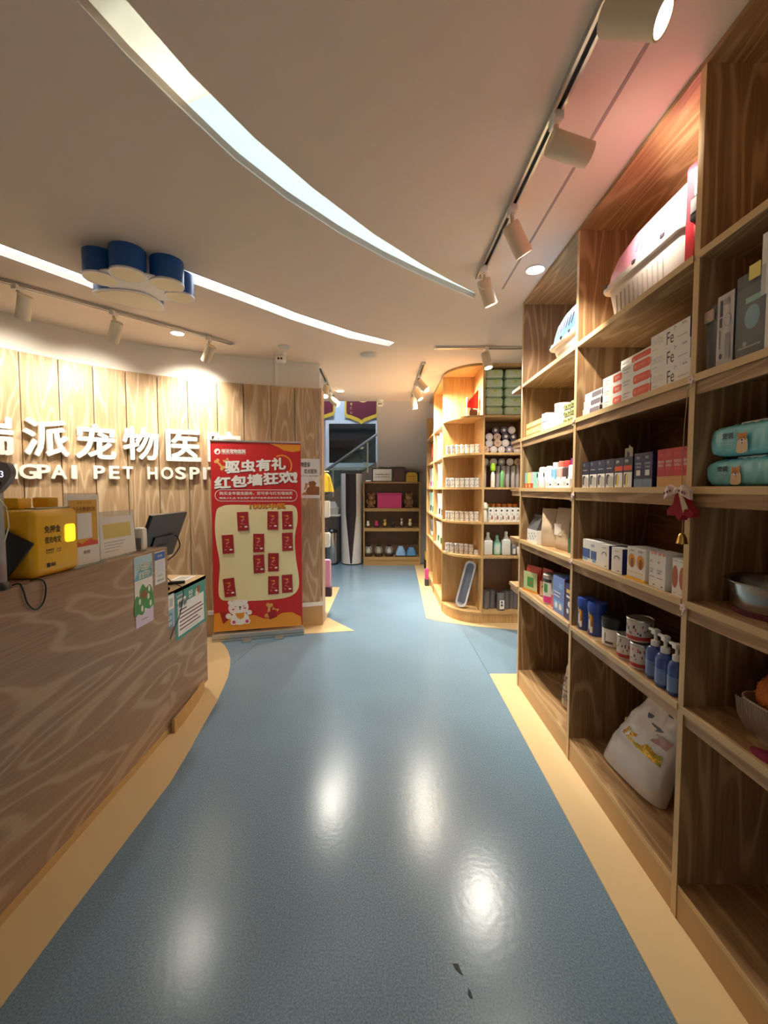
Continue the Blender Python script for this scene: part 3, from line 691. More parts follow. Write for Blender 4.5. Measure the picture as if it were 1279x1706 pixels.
# charger cabinet
t = thing('power_bank_station', 'yellow power bank rental box with a lit square on the counter', 'charging station', (-1.36, 1.68, 1.0885))
b = MB(); b.rbox(-1.44, -1.270, 1.555, 1.80, 1.0895, 1.345, .028, seg=4); b.build('body', YELLOW, t, smooth=40)
M = FC(-1.2695, 1.555, 1.09)
for tx, u0, v0, u1, v1, bo in (('免押金',.055,.165,.135,.192,.02), ('借充电宝',.055,.125,.135,.150,.01), ('先充后付',.058,.096,.098,.104,.02), ('扫码即借',.112,.096,.136,.102,0), ('随借随还',.058,.086,.098,.092,0), ('安全',.112,.087,.136,.092,0), ('美团',.080,.036,.104,.050,.02)):
    b = MB(); b.t2(M, tx, u0, v0, u1, v1, 0, .0004, bo); b.build('lettering', DBROWN, t)
b = MB(); b.p2(M, [(.060,.035), (.076,.035), (.076,.051), (.060,.051)], 0, .0004); b.build('emblem', DBROWN, t)
b = MB(); b.prism([(p[0], p[1]) for p in rrect(.158, .212, .120, .190, 0, .012)], .0002, .003, 0, M); b.build('screen', mat('lit yellow square', (255,226,40), .4, emit=1.0), t)
b = MB(); b.rbox(-1.335,-1.290,1.60,1.78,1.338,1.350,.004); b.build('slot_tray', mat('green grey tray', (128,132,92), .3), t)
for k, (y0, y1) in enumerate(((1.595,1.66), (1.735,1.795))):
    b = MB(); b.rbox(-1.415,-1.350,y0,y1,1.3453,1.388,.008); b.build('power_bank', YELLOW, t, smooth=40)
b = MB(); b.box(-1.52,-1.44,1.56,1.79,1.0895,1.30); b.build('rear_box', mat('charger dark yellow', (186,138,24), .4), t)
# heart display pole
t = thing('heart_display', 'grey heart-shaped digital display on a tube at the left edge', 'display', (-1.292, 1.42, 1.0885))
b = MB(); hx, hz = -1.243, 1.460
HP = [(0,-.055), (.03,-.032), (.052,-.002), (.055,.022), (.043,.042), (.022,.046), (.006,.038), (0,.028), (-.006,.038), (-.022,.046), (-.043,.042), (-.055,.022), (-.052,-.002), (-.03,-.032)]
Mh = FY(hx, 1.40, hz); b.prism(smoothpoly(HP, 4), 0, .02, 0, Mh); b.build('heart', mat('heart grey', (126,120,124), .35), t, smooth=40)
b = MB(); b.t2(Mh, '8:143', -.03,-.002,.032,.018, 0,.0206,.0); b.build('digits', mat('display digits', (236,236,255), .5, emit=1.2), t)
b = MB(); b.d2(Mh, .018,-.022,.008,0,.0208); b.build('button', DGREY, t)
b = MB(); b.lathe([(.022,0), (.022,.295)], 20, (hx-.026,1.41,1.115)); b.build('tube', clear('tube clear', (220,222,222), .55), t, smooth=40)
b = MB(); b.lathe([(.018,.002), (.018,.20)], 20, (hx-.026,1.41,1.175)); b.build('filling', WHITE, t, smooth=40)
b = MB(); b.lathe([(.0185,.0), (.0185,.055)], 20, (hx-.026,1.41,1.125)); b.build('red_filling', RED, t, smooth=40)
b = MB(); b.lathe([(.030,0), (.030,.014), (.023,.026)], 24, (hx-.026,1.41,1.0890)); b.build('base', DGREY, t, smooth=40)
b = MB(); b.tube([(hx-.01,1.40,1.40), (hx+.02,1.40,1.36), (hx+.025,1.40,1.30), (hx+.008,1.40,1.25)], .0018, 6); b.build('wire', WHITE, t)
b = MB(); b.rbox(-.055,.055,-.004,.008,-.075,.075,.004); o = b.build('tablet', BLACK, loc=(-1.345,1.52,1.19), local=True, rot=(R(-6), R(33), R(20))); tag(o, 'black tablet tilted between the heart display and the yellow box', 'tablet')
b = MB(); b.tube(sm([(-1.27,1.46,1.092), (-1.252,1.47,1.095), (-1.244,1.475,1.07), (-1.243,1.49,1.02), (-1.243,1.525,.99), (-1.243,1.56,1.01), (-1.243,1.572,1.06), (-1.248,1.56,1.091), (-1.275,1.54,1.092)]), .0028, 8); o = b.build('cable', BLACK, loc=(-1.25,1.5,1.09), smooth=60); tag(o, 'thin black cable looping over the counter edge at the far left', 'cable')
# acrylic stands
t = thing('sign_holder', 'upright acrylic holder with a yellow and white leaflet beside the yellow box', 'sign holder', (-1.29,1.865,1.0885), 'acrylic stands on the counter')
Ms = frame((-1.300,1.765,1.0890), (.035,1,0), (0,0,1)); b = MB(); b.box(0,.195,0,.315,-.006,.0,0,Ms); b.box(0,.195,0,.004,-.03,.03,0,Ms); b.build('acrylic', CLEARP, t)
b = MB(); b.box(.008,.187,.006,.305,.0005,.0015,0,Ms); b.q2(Ms,.012,.085,.178,.285,1,.002); b.t2(Ms,'天天免费领红包',.03,.235,.165,.255,2,.0026,.02); b.t2(Ms,'扫一扫',.06,.268,.14,.279,2,.0026); b.q2(Ms,.055,.118,.142,.228,0,.0028)
b.p2(Ms,[(.012,.085),(.178,.085),(.178,.10),(.13,.115),(.08,.095),(.05,.11),(.012,.10)],3,.0026); b.t2(Ms,'美团',.085,.05,.125,.066,2,.0026); b.build('leaflet', [WHITE, mat('leaflet gold', (222,170,60), .5), BROWN, ORED], t)
t = thing('sign_holder', 'wide acrylic holder with a pale sheet and a yellow block', 'sign holder', (-1.30,2.10,1.0885), 'acrylic stands on the counter')
Ms = frame((-1.310,1.975,1.0890), (.03,1,0), (-.06,0,1)); b = MB(); b.box(0,.29,0,.225,-.004,.0,0,Ms); b.box(0,.29,0,.004,-.04,.02,0,Ms); b.build('acrylic', CLEARP, t)
b = MB(); b.box(.01,.28,.008,.20,.0005,.0012,0,Ms); b.q2(Ms,.04,.095,.25,.165,1,.0018)
for k in range(4): b.q2(Ms,.04,.075-k*.014,.20-.02*k,.079-k*.014,2,.0018)
b.build('sheet', [WHITE, mat('pale gold block', (222,204,120), .5), LGREY], t)
t = thing('card_reader', 'small white upright reader at the end of the high counter', 'card reader', (-1.31,2.32,1.0885))
b = MB(); b.rbox(-1.345,-1.285,2.285,2.345,1.0890,1.215,.016,seg=3); b.build('body', WHITE, t, smooth=40); b = MB(); b.box(-1.34,-1.29,2.2835,2.2848,1.10,1.16); b.build('slot', GREY, t)
# monitor seen from behind
t = thing('monitor', 'black monitor seen from behind on the low counter', 'monitor', (-1.38,2.67,.8145))
Mm = frame((-1.440,2.47,.985), (0,1,0), (.37,0,1)); b = MB(); b.rbox(0,.44,0,.305,-.012,.012,.006,0,Mm); b.box(.10,.34,.04,.16,.0115,.020,0,Mm); b.box(.16,.28,.02,.10,.0195,.024,1,Mm); b.build('panel', [mat('monitor back', (40,38,40), .35), DGREY], t)
b = MB(); b.cyl((-1.415,2.66,.83), (-1.405,2.66,1.06), .014, n=12); b.cyl((-1.385,2.66,.86), (-1.405,2.66,1.02), .010, n=12); b.build('stand', BLACK, t, smooth=40)
b = MB(); b.tube([(-1.29,2.56,.824), (-1.31,2.58,.824), (-1.42,2.66,.826), (-1.42,2.66,.826), (-1.30,2.75,.824), (-1.285,2.76,.824)], .010, 8); b.build('base', BLACK, t, smooth=50)
b = MB(); b.tube(sm([(-1.41,2.66,1.03), (-1.36,2.63,1.00), (-1.345,2.66,.96), (-1.365,2.70,.97), (-1.34,2.74,1.0), (-1.33,2.80,1.05), (-1.345,2.80,1.11), (-1.36,2.79,1.12)]), .004, 7)
b.tube(sm([(-1.40,2.65,.98), (-1.35,2.60,.92), (-1.32,2.61,.88), (-1.30,2.64,.84), (-1.257,2.66,.81), (-1.252,2.66,.74), (-1.25,2.60,.64), (-1.25,2.52,.58), (-1.252,2.49,.54)]), .0028, 7); b.build('cable', BLACK, t, smooth=60)
# papers on the counter front
def paper(name, label, cat, Mx, W_, H_, fn, mats):
    b = MB(); b.box(0, W_, 0, H_, 0, .0012, 0, Mx); fn(b, Mx); o = b.build(name, mats); return tag(o, label, cat)
def f1(b, M):
    b.q2(M,0,.24,.165,.36,1,.0018); b.p2(M,[(0,.25),(.05,.30),(.11,.27),(.165,.32),(.165,.36),(0,.36)],6,.0020)
    b.t2(M,'今日福利',.02,.285,.15,.325,0,.0026,.02); b.t2(M,'爱宠守护',.035,.245,.14,.28,0,.0026,.02); b.t2(M,'今日福利',.022,.283,.152,.323,2,.0022,.05); b.t2(M,'爱宠守护',.037,.243,.142,.278,2,.0022,.05)
    b.p2(M,smoothpoly([(0,.06),(.165,.06),(.165,.15),(.14,.20),(.10,.19),(.07,.215),(.03,.17),(0,.15)],3),2,.0022); b.d2(M,.08,.16,.03,3,.0024,.022)
    for x, y in ((.04,.13),(.06,.09),(.12,.14),(.14,.10),(.09,.07),(.03,.17),(.13,.18)): b.d2(M,x,y,.010,0,.0026,.016)
    b.p2(M,[(0,0),(.165,0),(.165,.085),(.13,.07),(.10,.08),(.06,.055),(.02,.07),(0,.06)],4,.0028); b.q2(M,.05,.03,.11,.034,5,.0030)
paper('leaflet', 'blue and green cartoon leaflet taped high on the counter front', 'leaflet', FC(-1.2497,2.142,.715), .168, .362, f1, [WHITE, mat('sky print', (110,182,210), .5), GREEN, BROWN, mat('lilac print', (222,206,226), .5), GREY, mat('pale sky print', (178,216,228), .5)])
def f2(b, M): b.q2(M,0,.135,.11,.175,1,.0018); b.t2(M,'支付宝',.03,.148,.08,.162,0,.0022,.02); b.q2(M,.02,.06,.09,.125,2,.0018); b.t2(M,'扫码支付',.025,.04,.085,.052,3,.002); b.t2(M,'推荐使用',.02,.012,.09,.026,3,.002)
paper('payment_card', 'small white card with a blue header at the counter corner', 'card', FC(-1.2497,2.335,.895), .112, .180, f2, [WHITE, mat('pay blue', (58,112,190), .5), mat('card pale', (226,224,232), .5), GREY])
def f3(b, M):
    b.q2(M,.03,.02,.41,.215,1,.0018); b.p2(M,[(.03,.21),(.15,.21),(.14,.25),(.03,.25)],1,.0018); b.t2(M,'宠粉',.045,.195,.095,.235,2,.0022,.02); b.t2(M,'福利',.105,.195,.15,.235,2,.0022,.02); b.t2(M,'会员专享',.02,.262,.10,.278,1,.0022,.02); b.t2(M,'到店',.18,.245,.24,.27,1,.0022,.02); b.t2(M,'有礼',.18,.222,.24,.242,1,.0022,.02)
    for k, L_ in enumerate((.10,.32,.35,.33,.26,.30)): b.q2(M,.05,.172-k*.024,.05+L_,.180-k*.024,3,.0022)
    b.t2(M,'最终解释权归本院所有',.12,.028,.32,.042,4,.0022)
    b.d2(M,.31,.235,.036,5,.0024,.030); b.d2(M,.325,.25,.024,6,.0026,.028); b.d2(M,.30,.225,.018,1,.0028,.016)
paper('price_board', 'teal and white notice board with text lines on the low counter front', 'notice', FC(-1.2615,2.575,.495), .44, .295, f3, [TEAL, WHITE, mat('dark teal', (36,96,92), .5), mat('maroon text', (116,40,60), .5), LGREY, mat('dog cream', (214,198,176), .5), BROWN])
def f4(b, M): b.q2(M,.008,.11,.075,.195,1,.0018); b.q2(M,.018,.125,.062,.175,2,.002); b.q2(M,.0,.0,.05,.09,3,.0018); b.t2(M,'扫码',.006,.05,.042,.075,1,.0022,.02); b.t2(M,'挂号',.006,.015,.042,.04,1,.0022,.02)
paper('leaflet', 'narrow pale blue leaflet behind the hanging cable on the low counter', 'leaflet', FC(-1.2615,2.487,.60), .08, .20, f4, [mat('pale blue paper', (160,190,204), .5), WHITE, LGREY, mat('leaflet cyan', (96,150,176), .5)])
b = MB(); b.box(-1.42,-1.31,2.83,2.98,.8148,.8175); b.box(-1.40,-1.33,2.85,2.96,.8176,.8178,1); o = b.build('card', [WHITE, LGREY], loc=(-1.36,2.9,.8148)); tag(o, 'white card lying flat on the low counter top', 'card')
# ================================================================== RIGHT-HAND DISPLAY SHELF
XF = .965; XB = 1.345
LEV = [2.146, 1.775, 1.428, 1.065, .72]
UPR = [3.06, 2.205, 1.37, .535, -.30]
t = thing('display_shelf', 'long wooden wall shelf with open compartments filling the right side', 'shelf', (1.155, 1.4, 0))
for k, y in enumerate(UPR):
    b = MB(); b.box(XF, XB, y-.012, y+.012, 0, 2.69); b.box(XF-.0015, XF-.0001, y-.012, y+.012, 0, 2.69, 1); b.seed = [k*2.3]*len(b.f); b.build('upright', [WOOD_SV, EDGE], t)
for k in range(4):
    y1, y0 = UPR[k]-.012, UPR[k+1]+.012
    for j, z in enumerate(LEV):
        b = MB(); b.box(XF-.004, XB, y0, y1, z-.022, z, 0)
        if j: b.box(XF+.004, XF+.016, y0, y1, z-.062, z-.0222, 0)
        b.box(XF-.0055, XF-.0041, y0, y1, z-.022, z, 1); b.seed = [k*1.7+j*.9]*len(b.f); b.build('shelf_board', [WOOD_S, EDGE], t)
    b = MB(); b.box(XF+.004, XB, y0, y1, .10, .12); b.box(XF+.0025, XF+.0039, y0, y1, .10, .12, 1); b.seed = [k*1.1+7]*len(b.f); b.build('bottom_board', [WOOD_S, EDGE], t)
    b = MB(); b.box(XF+.002, XF+.014, y0, y1, .0, .0995); b.seed = [k*.7]*len(b.f); b.build('kick_board', mat('kick board oak', (190,152,100), .4), t)
b = MB(); b.box(XF, XB, UPR[-1]-.012, UPR[0]+.012, 2.69, 2.709); b.build('top_board', WOOD_S, t)
b = MB(); b.box(XB, XB+.015, UPR[-1]-.012, UPR[0]+.012, 0, 2.709); b.build('back_panel', WOOD_B, t)
for j, z in enumerate(LEV):
    b = MB(); b.box(XF-.012, XB-.05, UPR[0]+.0125, UPR[0]+.20, z-.022, z)
    if j: b.box(XF-.004, XB-.06, UPR[0]+.0125, UPR[0]+.188, z-.056, z-.0222)
    b.build('end_ledge', WOOD_S, t)

# ---- generic products on the aisle-facing shelves: front at x, y is the far (left in view) edge
def carton(name, label, x, yl, z, w_, h, d, mats, dec, group=None, cat='box', rot=0):
    """printed carton, one mesh: box + flat printed areas on its front (F) and camera-side face (S)"""
    b = MB(); b.box(x, x+d, yl-w_, yl, z, z+h, 0)
    M = FX(x, yl, z); S = FY(x, yl-w_, z)
    for qi, q in enumerate(dec):
        oo = .0004+qi*.00018; k = q[0]; T = M; W_ = w_
        if k.isupper(): T = S; W_ = d
        k = k.lower()
        if k == 'q': b.q2(T, q[1]*W_, q[2]*h, q[3]*W_, q[4]*h, q[5], oo)
        elif k == 't': b.t2(T, q[1], q[2]*W_, q[3]*h, q[4]*W_, q[5]*h, q[6], oo, q[7] if len(q) > 7 else 0)
        elif k == 'd': b.d2(T, q[1]*W_, q[2]*h, q[3], q[4], oo, q[5] if len(q) > 5 else None)
        elif k == 'r': b.p2(T, [(p[0], p[1]) for p in rrect(q[1]*W_, q[3]*W_, q[2]*h, q[4]*h, 0, q[6])], q[5], oo)
    o = b.build(name, mats, loc=(x+d/2, yl-w_/2, z))
    return tag(o, label, cat, group)
def lathe_thing(name, label, cat, x, y, z, parts, group=None):
    """round container whose parts are (part name, profile, material)"""
    t = thing(name, label, cat, (x, y, z), group)
    for pn, prof, m in parts:
        b = MB(); b.lathe(prof, 26, (x, y, z)); b.build(pn, m, t, smooth=35)
    return t
def pouch(W_, H_, D, seed=0, top=.16, wr=.004, n=28, k=14, gusset=.10, tw=1.0):
    """filled bag standing upright: front faces -y in local space, sealed flat edge on top"""
    rnd = random.Random(seed); ph = [rnd.uniform(0, 6.3) for _ in range(8)]
    rings = []
    for j in range(k+1):
        v = j/k
        d = D*(min(1, v/gusset)**.5*.25+.75)*(1-max(0, (v-.45)/(1-.45))**1.6) if v > 0 else D*.80
        d = max(d, .003); ww = W_*(1-.06*math.sin(math.pi*v))*(1+(tw-1)*v)
        r = []
        for i in range(n):
            a = 2*math.pi*i/n; c, s_ = math.cos(a), math.sin(a)
            p = .55
            x = ww/2*math.copysign(abs(c)**p, c); y = d/2*math.copysign(abs(s_)**.8, s_)
            w1 = wr*(math.sin(x*38+v*11+ph[0])+.7*math.sin(v*23+x*17+ph[1])+.5*math.sin(v*41-x*29+ph[2]))*min(1, v*4)*min(1, (1.02-v)*5)*(D > .02)
            r.append((x, y+math.copysign(w1, s_) if abs(s_) > .2 else y, v*H_))
        rings.append(r)
    return rings

# pet carriers
def carrier(label, x0, x1, y0, y1, z, top_m, base_m, door_m, zr, zt, door=True):
    t = thing('pet_carrier', label, 'pet carrier', ((x0+x1)/2, (y0+y1)/2, z), 'pet carriers on the top shelf')
    b = MB(); ins = .035
    rs = [rrect(x0+ins, x1-ins, y0, y1-ins-.02, z, .03), rrect(x0+ins-.006, x1-ins+.006, y0, y1-ins, z+.01, .035), rrect(x0+.008, x1-.008, y0, y1-.012, zr-.018, .04)]
    b.loft(rs); b.build('base', base_m, t, smooth=50)
    bt_ = [c for c in t.children if c.name.startswith('base')][0]
    g = MB(); nr = 11
    for i in range(nr):
        yy = y0+.14+(y1-y0-.22)*i/(nr-1); xa = lambda zz: x0+ins-.006+(.008-(ins-.006))*((zz-z-.01)/(zr-z-.028))
        za, zb = z+.045, zr-.05-.012*abs(i-nr/2)/nr
        g.tube([(xa(za)-.0006, yy, za), (xa(zb)-.0006, yy-.01, zb)], .0028, 6)
    o = g.build('ribs', mat('carrier rib shade', (190,179,170), .5), bt_)  # embossing shade put into the colour: ribs toned darker than the base
    o['kind'] = 'stuff'
    b = MB(); b.loft([rrect(x0-.008, x1+.008, y0-.004, y1+.006, zr-.020, .04), rrect(x0-.012, x1+.012, y0-.004, y1+.010, zr-.010, .042), rrect(x0-.008, x1+.008, y0-.004, y1+.006, zr+.004, .04)]); b.build('rim', base_m, t, smooth=50)
    b = MB(); L_ = y1-y0
    rs = []
    for f, dx, dy in ((0,.004,.004), (.25,.008,.018), (.55,.018,.06*L_/.5), (.80,.035,.15*L_/.5), (.95,.06,.24*L_/.5), (1.0,.085,.28*L_/.5)):
        rs.append(rrect(x0+dx, x1-dx, y0, y1-dy, zr+f*(zt-zr), .045*(1-.3*f)))
    b.loft(rs); sh_ = b.build('shell', top_m, t, smooth=50)
    g = MB()
    for i in range(6):
        yy = y0+.12+i*.035; g.tube([(x0+.0075, yy, zr+.05), (x0+.018, yy-.012, zr+.05+.055)], .0026, 6)
    o = g.build('vents', mat('carrier vent shade', (186,100,130), .6), sh_); o['kind'] = 'stuff'
    for yy in (y0+.10, y0+L_*.52, y0+L_*.92):
        b = MB(); b.rbox(x0-.015, x0-.006, yy-.010, yy+.010, zr-.006, zr+.010, .003); b.build('clip', DGREY, t)
    if door:
        b = MB(); b.loft([[(p[0], y0-.0005, p[1]) for p in rrect(x0+.004, x1-.004, z+.004, zt-.006, 0, .03)][::-1], [(p[0], y0-.035, p[1]) for p in rrect(x0+.006, x1-.006, z+.004, zt-.010, 0, .03)][::-1], [(p[0], y0-.070, p[1]) for p in rrect(x0+.02, x1-.02, z+.010, zt-.03, 0, .03)][::-1]]); d_ = b.build('door', door_m, t)
        for i in range(4):
            c = MB(); xx = x0+.05+i*.062; c.box(xx, xx+.006, y0-.0715, y0-.070, z+.03, zt-.05); c.build('bar', WHITE, d_)
        c = MB(); c.rbox(x0-.010, x0+.075, y0-.092, y0-.030, z+.135, z+.215, .012, seg=3); lt = c.build('latch', DGREY, t)
        c = MB(); c.rbox(x0-.014, x0-.0102, y0-.075, y0-.045, z+.155, z+.200, .003); c.build('latch_button', LGREY, t)
    b = MB(); b.tube([(x0+.13, y0+.12, zt-.004), (x0+.13, y0+.13, zt+.022), (x0+.13, y0+.26, zt+.022), (x0+.13, y0+.27, zt-.004)], .010, 8); b.build('handle', base_m, t, smooth=50)
    return t
carrier('pink and beige pet carrier with a red door on the top shelf', 1.0, 1.315, 1.487, 2.02, 2.147, PINK, BEIGE, DOORR, 2.318, 2.50)
carrier('sky blue and white pet carrier on the top shelf beside the end panel', .99, 1.29, 2.235, 2.63, 2.147, SKY, WHITE, BLUE, 2.255, 2.44, False)

# second shelf, middle bay: flat cartons in stacks
XS = .985; z2 = LEV[1]
HH = .046
for k in range(3):
    carton('medicine_box', f'grey and white flat carton, {["bottom","middle","top"][k]} of the low far stack', XS+.003*k, 2.165-.004*k, z2+k*.0365, .165, .036, .10, [WHITE, mat('pill grey', (112,104,112), .5), LGREY, DGREY],
           [('r',.42,.18,.99,.85,1,.010), ('Q',0,.1,1,.85,3), ('q',.05,.62,.30,.74,2), ('q',.05,.40,.26,.48,2)], 'grey flat cartons')
for k in range(3):
    carton('medicine_box', f'white and orange flat carton, {["bottom","middle","top"][k]} of the left orange stack', XS+.002, 1.975, z2+k*(HH+.0005), .158, HH, .11, [WHITE, mat('coral print',(224,92,70),.45), LGREY, ORED],
           [('r',.55,.18,.985,.82,3 if k == 2 else 1,.008), ('q',.06,.60,.34,.72,2), ('q',.06,.36,.28,.46,2), ('t','宠物片',.64,.36,.88,.64,0)], 'orange flat cartons')
for k in range(3):
    carton('medicine_box', f'white and orange flat carton, {["bottom","middle","top"][k]} of the right orange stack', XS-.002, 1.812, z2+k*(HH+.0025), .192, HH+.002, .12, [WHITE, ORED, LGREY, mat('coral light',(240,150,120),.45)],
           [('r',.42,.16,.995,.84,1,.012), ('Q',0,.16,1,.84,1), ('q',.05,.62,.32,.74,2), ('q',.05,.36,.26,.46,2), ('d',.50,.5,.007,3), ('t','宠物片',.58,.36,.86,.64,3)], 'orange flat cartons')
carton('medicine_box', 'white and orange flat carton lying on top across the two orange stacks', XS+.04, 1.90, z2+3*(HH+.0026), .215, .050, .075, [WHITE, ORED, LGREY, mat('coral light',(240,150,120),.45)],
       [('r',.38,.14,.99,.86,1,.012), ('Q',0,.14,1,.86,1), ('q',.05,.62,.28,.74,2), ('d',.46,.5,.007,3), ('t','宠物片',.55,.34,.82,.66,3)], 'orange flat cartons')
for k in range(3):
    carton('medicine_box', f'long white carton printed with a large iron symbol, {["bottom","middle","top"][k]} of its stack', XS-.006, 1.607+.004*k, z2+k*.0665, .203, .066, .085, [WHITE, mat('soft black',(52,50,54),.5), LGREY, NAVY],
           [('t','Fe',.44,.14,.62,.78,1,.0), ('t','2+',.62,.76,.68,.93,1), ('t','FUNCTIONAL',.03,.62,.34,.76,2), ('t','NUTRITION',.03,.44,.34,.58,2), ('q',.72,.26,.95,.31,2), ('t','宠物',.82,.78,.93,.9,1), ('q',.05,.20,.20,.24,2), ('Q',0,0,1,1,3)], 'iron cartons')
for k in range(2):
    carton('medicine_box', f'blue carton half hidden behind the shelf post, {["lower","upper"][k]} of two', XS+.02, 1.400, z2+k*.105, .016, .10, .09, [mat('royal blue',(48,52,150),.4), WHITE], [('d',.5,.75,.005,1), ('d',.5,.3,.004,1)], 'blue cartons by the post')

# third shelf, middle bay: row of upright cartons
z3 = LEV[2]
ARM = mat('arm grey print', (176,176,172), .5)
for k in range(4):
    yl = [2.165,2.088,2.013,1.938][k]
    carton('supplement_box', f'{ORD[k]} dark navy carton with a white curve from the far end', XS+.004, yl, z3, .0735, .124, .075, [DNAVY, WHITE, ARM, mat('curve ink',(66,72,78),.5)],
           [('q',.06,.0,.96,.50,1), ('q',.06,.03,.30,.18,2,.0008), ('r',.10,.10,.55,.46,3,.012), ('r',.34,.02,.94,.40,2,.012), ('t','宠',.20,.84,.42,.95,2), ('q',.18,.66,.75,.69,2), ('Q',0,0,1,.02,1)], 'dark cartons with a white curve')
for k in range(2):
    carton('supplement_box', f'dark carton with an orange band and yellow curve, {["left","right"][k]} of the pair at eye level', XS+.002, 1.858-.068*k, z3, .066, .122, .075, [DNAVY, WHITE, ORED, mat('curve ink',(66,72,78),.5), LYEL],
           [('q',.06,.0,.96,.50,1), ('r',.14,.06,.52,.46,3,.012), ('r',.30,.02,.5,.44,4,.006), ('q',.06,.56,.96,.72,2), ('t','宠物',.20,.82,.55,.93,1)], 'dark cartons with orange band')
for k in range(2):
    carton('supplement_box', f'blue carton with a white square, {["left","right"][k]} of the pair beside the red cartons', XS-.001, 1.706-.0575*k, z3, .0565, .130, .09, [mat('night blue',(38,46,84),.4), WHITE, mat('steel blue',(120,148,178),.4)],
           [('q',0,0,1,.24,2), ('q',.25,.34,.72,.50,1), ('t','PRO',.28,.82,.62,.9,1), ('t','NUTRITION',.2,.66,.8,.72,1,.0), ('t','CAPSULE',.22,.56,.78,.62,1)], 'blue square cartons')
for k in range(4):
    carton('supplement_box', f'{ORD[k]} red carton with a tan foot, counting towards the post at eye level', XS-.004, [1.558,1.516,1.474,1.426][k], z3, [.0415,.0415,.046,.038][k], .132, .075, [mat('carton red',(186,36,52),.4), WHITE, mat('carton tan',(206,160,96),.45), mat('carton light red',(214,96,104),.4)],
           [('q',0,0,1,.28,2), ('t','NMN',.25,.80,.72,.89,3), ('t','PREMIUM',.12,.62,.88,.70,1), ('t','FORMULA',.15,.53,.85,.60,1), ('t','宠物',.2,.44,.75,.51,3), ('Q',0,0,1,.28,2)], 'red cartons')
b = MB(); Mq = FX(1.09, 1.965, z3); b.box(0,.062,.0,.175,0,.001,0,Mq); b.p2(Mq,[(0,.174),(.028,.174),(.033,.19),(.045,.18),(.062,.174)],0,.0006); b.p2(Mq,[(.012,.12),(.03,.11),(.04,.15),(.02,.165)],1,.0014); o = b.build('paper_card', [mat('cream card',(226,220,200),.6), GREY]); tag(o, 'cream paper card sticking up behind the dark navy cartons', 'card')

# fourth shelf, middle bay
z4 = LEV[3]
carton('medicine_box', 'wide white carton with blue panels at the far end of its row', XS+.012, 2.155, z4, .17, .108, .085, [WHITE, mat('mid blue',(70,104,168),.45), LBLUE], [('q',.0,.18,.45,.60,1), ('q',.5,.18,.82,.56,1,.0006), ('q',.03,.08,.3,.2,2,.0008), ('q',.6,.06,.78,.2,2,.0008), ('t','宠物',.5,.72,.7,.85,1)])
for k in range(2):
    carton('medicine_box', f'white carton with a navy side and a black arch, {["left","right"][k]} of the pair', XS+.006-.004*k, [1.975,1.862][k], z4, .083, .106, .10, [WHITE, BLACK, mat('navy side',(32,34,110),.4), GREY],
           [('q',.28,.62,.40,.66,1), ('q',.40,.66,.62,.69,1), ('q',.62,.62,.74,.66,1), ('q',.25,.54,.30,.62,1), ('q',.72,.54,.77,.62,1), ('q',.3,.86,.7,.88,3), ('q',.6,.08,.8,.12,3), ('Q',0,0,1,1,2)], 'white and navy cartons')
carton('medicine_box', 'white carton with two orange cat circles on a yellow strip', XS-.002, 1.735, z4+.004, .122, .123, .075, [WHITE, ORANGE, BLACK, YELLOW, BROWN], [('d',.27,.56,.024,1,.028), ('d',.74,.56,.024,1,.028), ('d',.29,.50,.011,4,.02), ('d',.76,.50,.011,4,.02), ('q',0,0,1,.05,3), ('t','宠物片',.16,.86,.42,.93,2), ('t','宠物片',.62,.86,.88,.93,2), ('q',.05,.2,.9,.22,3)])
carton('tray_card', 'thin yellow tray card under the carton with orange circles', XS-.006, 1.742, z4, .135, .0035, .09, [YELLOW], [], cat='tray')
for k in range(2):
    carton('medicine_box', f'tall slim white carton with pink top edge, {["left","right"][k]} of the pair', XS-.003-.004*k, [1.588,1.540][k], z4, [.046,.050][k], .128, .075, [WHITE, mat('salmon',(226,150,130),.5), GREY, BLACK], [('d',.35,.97,.010,1,.006), ('d',.8,.97,.008,1,.006), ('p' if 0 else 'q',.16,.70,.34,.76,1), ('t','NATURE',.12,.48,.62,.53,3), ('t','LABS',.12,.41,.5,.46,3), ('q',.12,.28,.75,.30,2), ('q',.6,.06,.78,.09,3)], 'slim white cartons')
for k in range(2):
    carton('medicine_box', f'white carton with an orange oval beside the post, {["left","right"][k]} of the pair', XS-.008-.003*k, [1.452,1.418][k], z4, .0335, .124, .06, [WHITE, mat('rust',(190,108,70),.5), LGREY], [('d',.42 if k == 0 else .6,.5,.015,1,.038), ('q',.2,.92,.8,.94,2), ('q',.2,.05,.7,.07,2)], 'cartons with ovals')

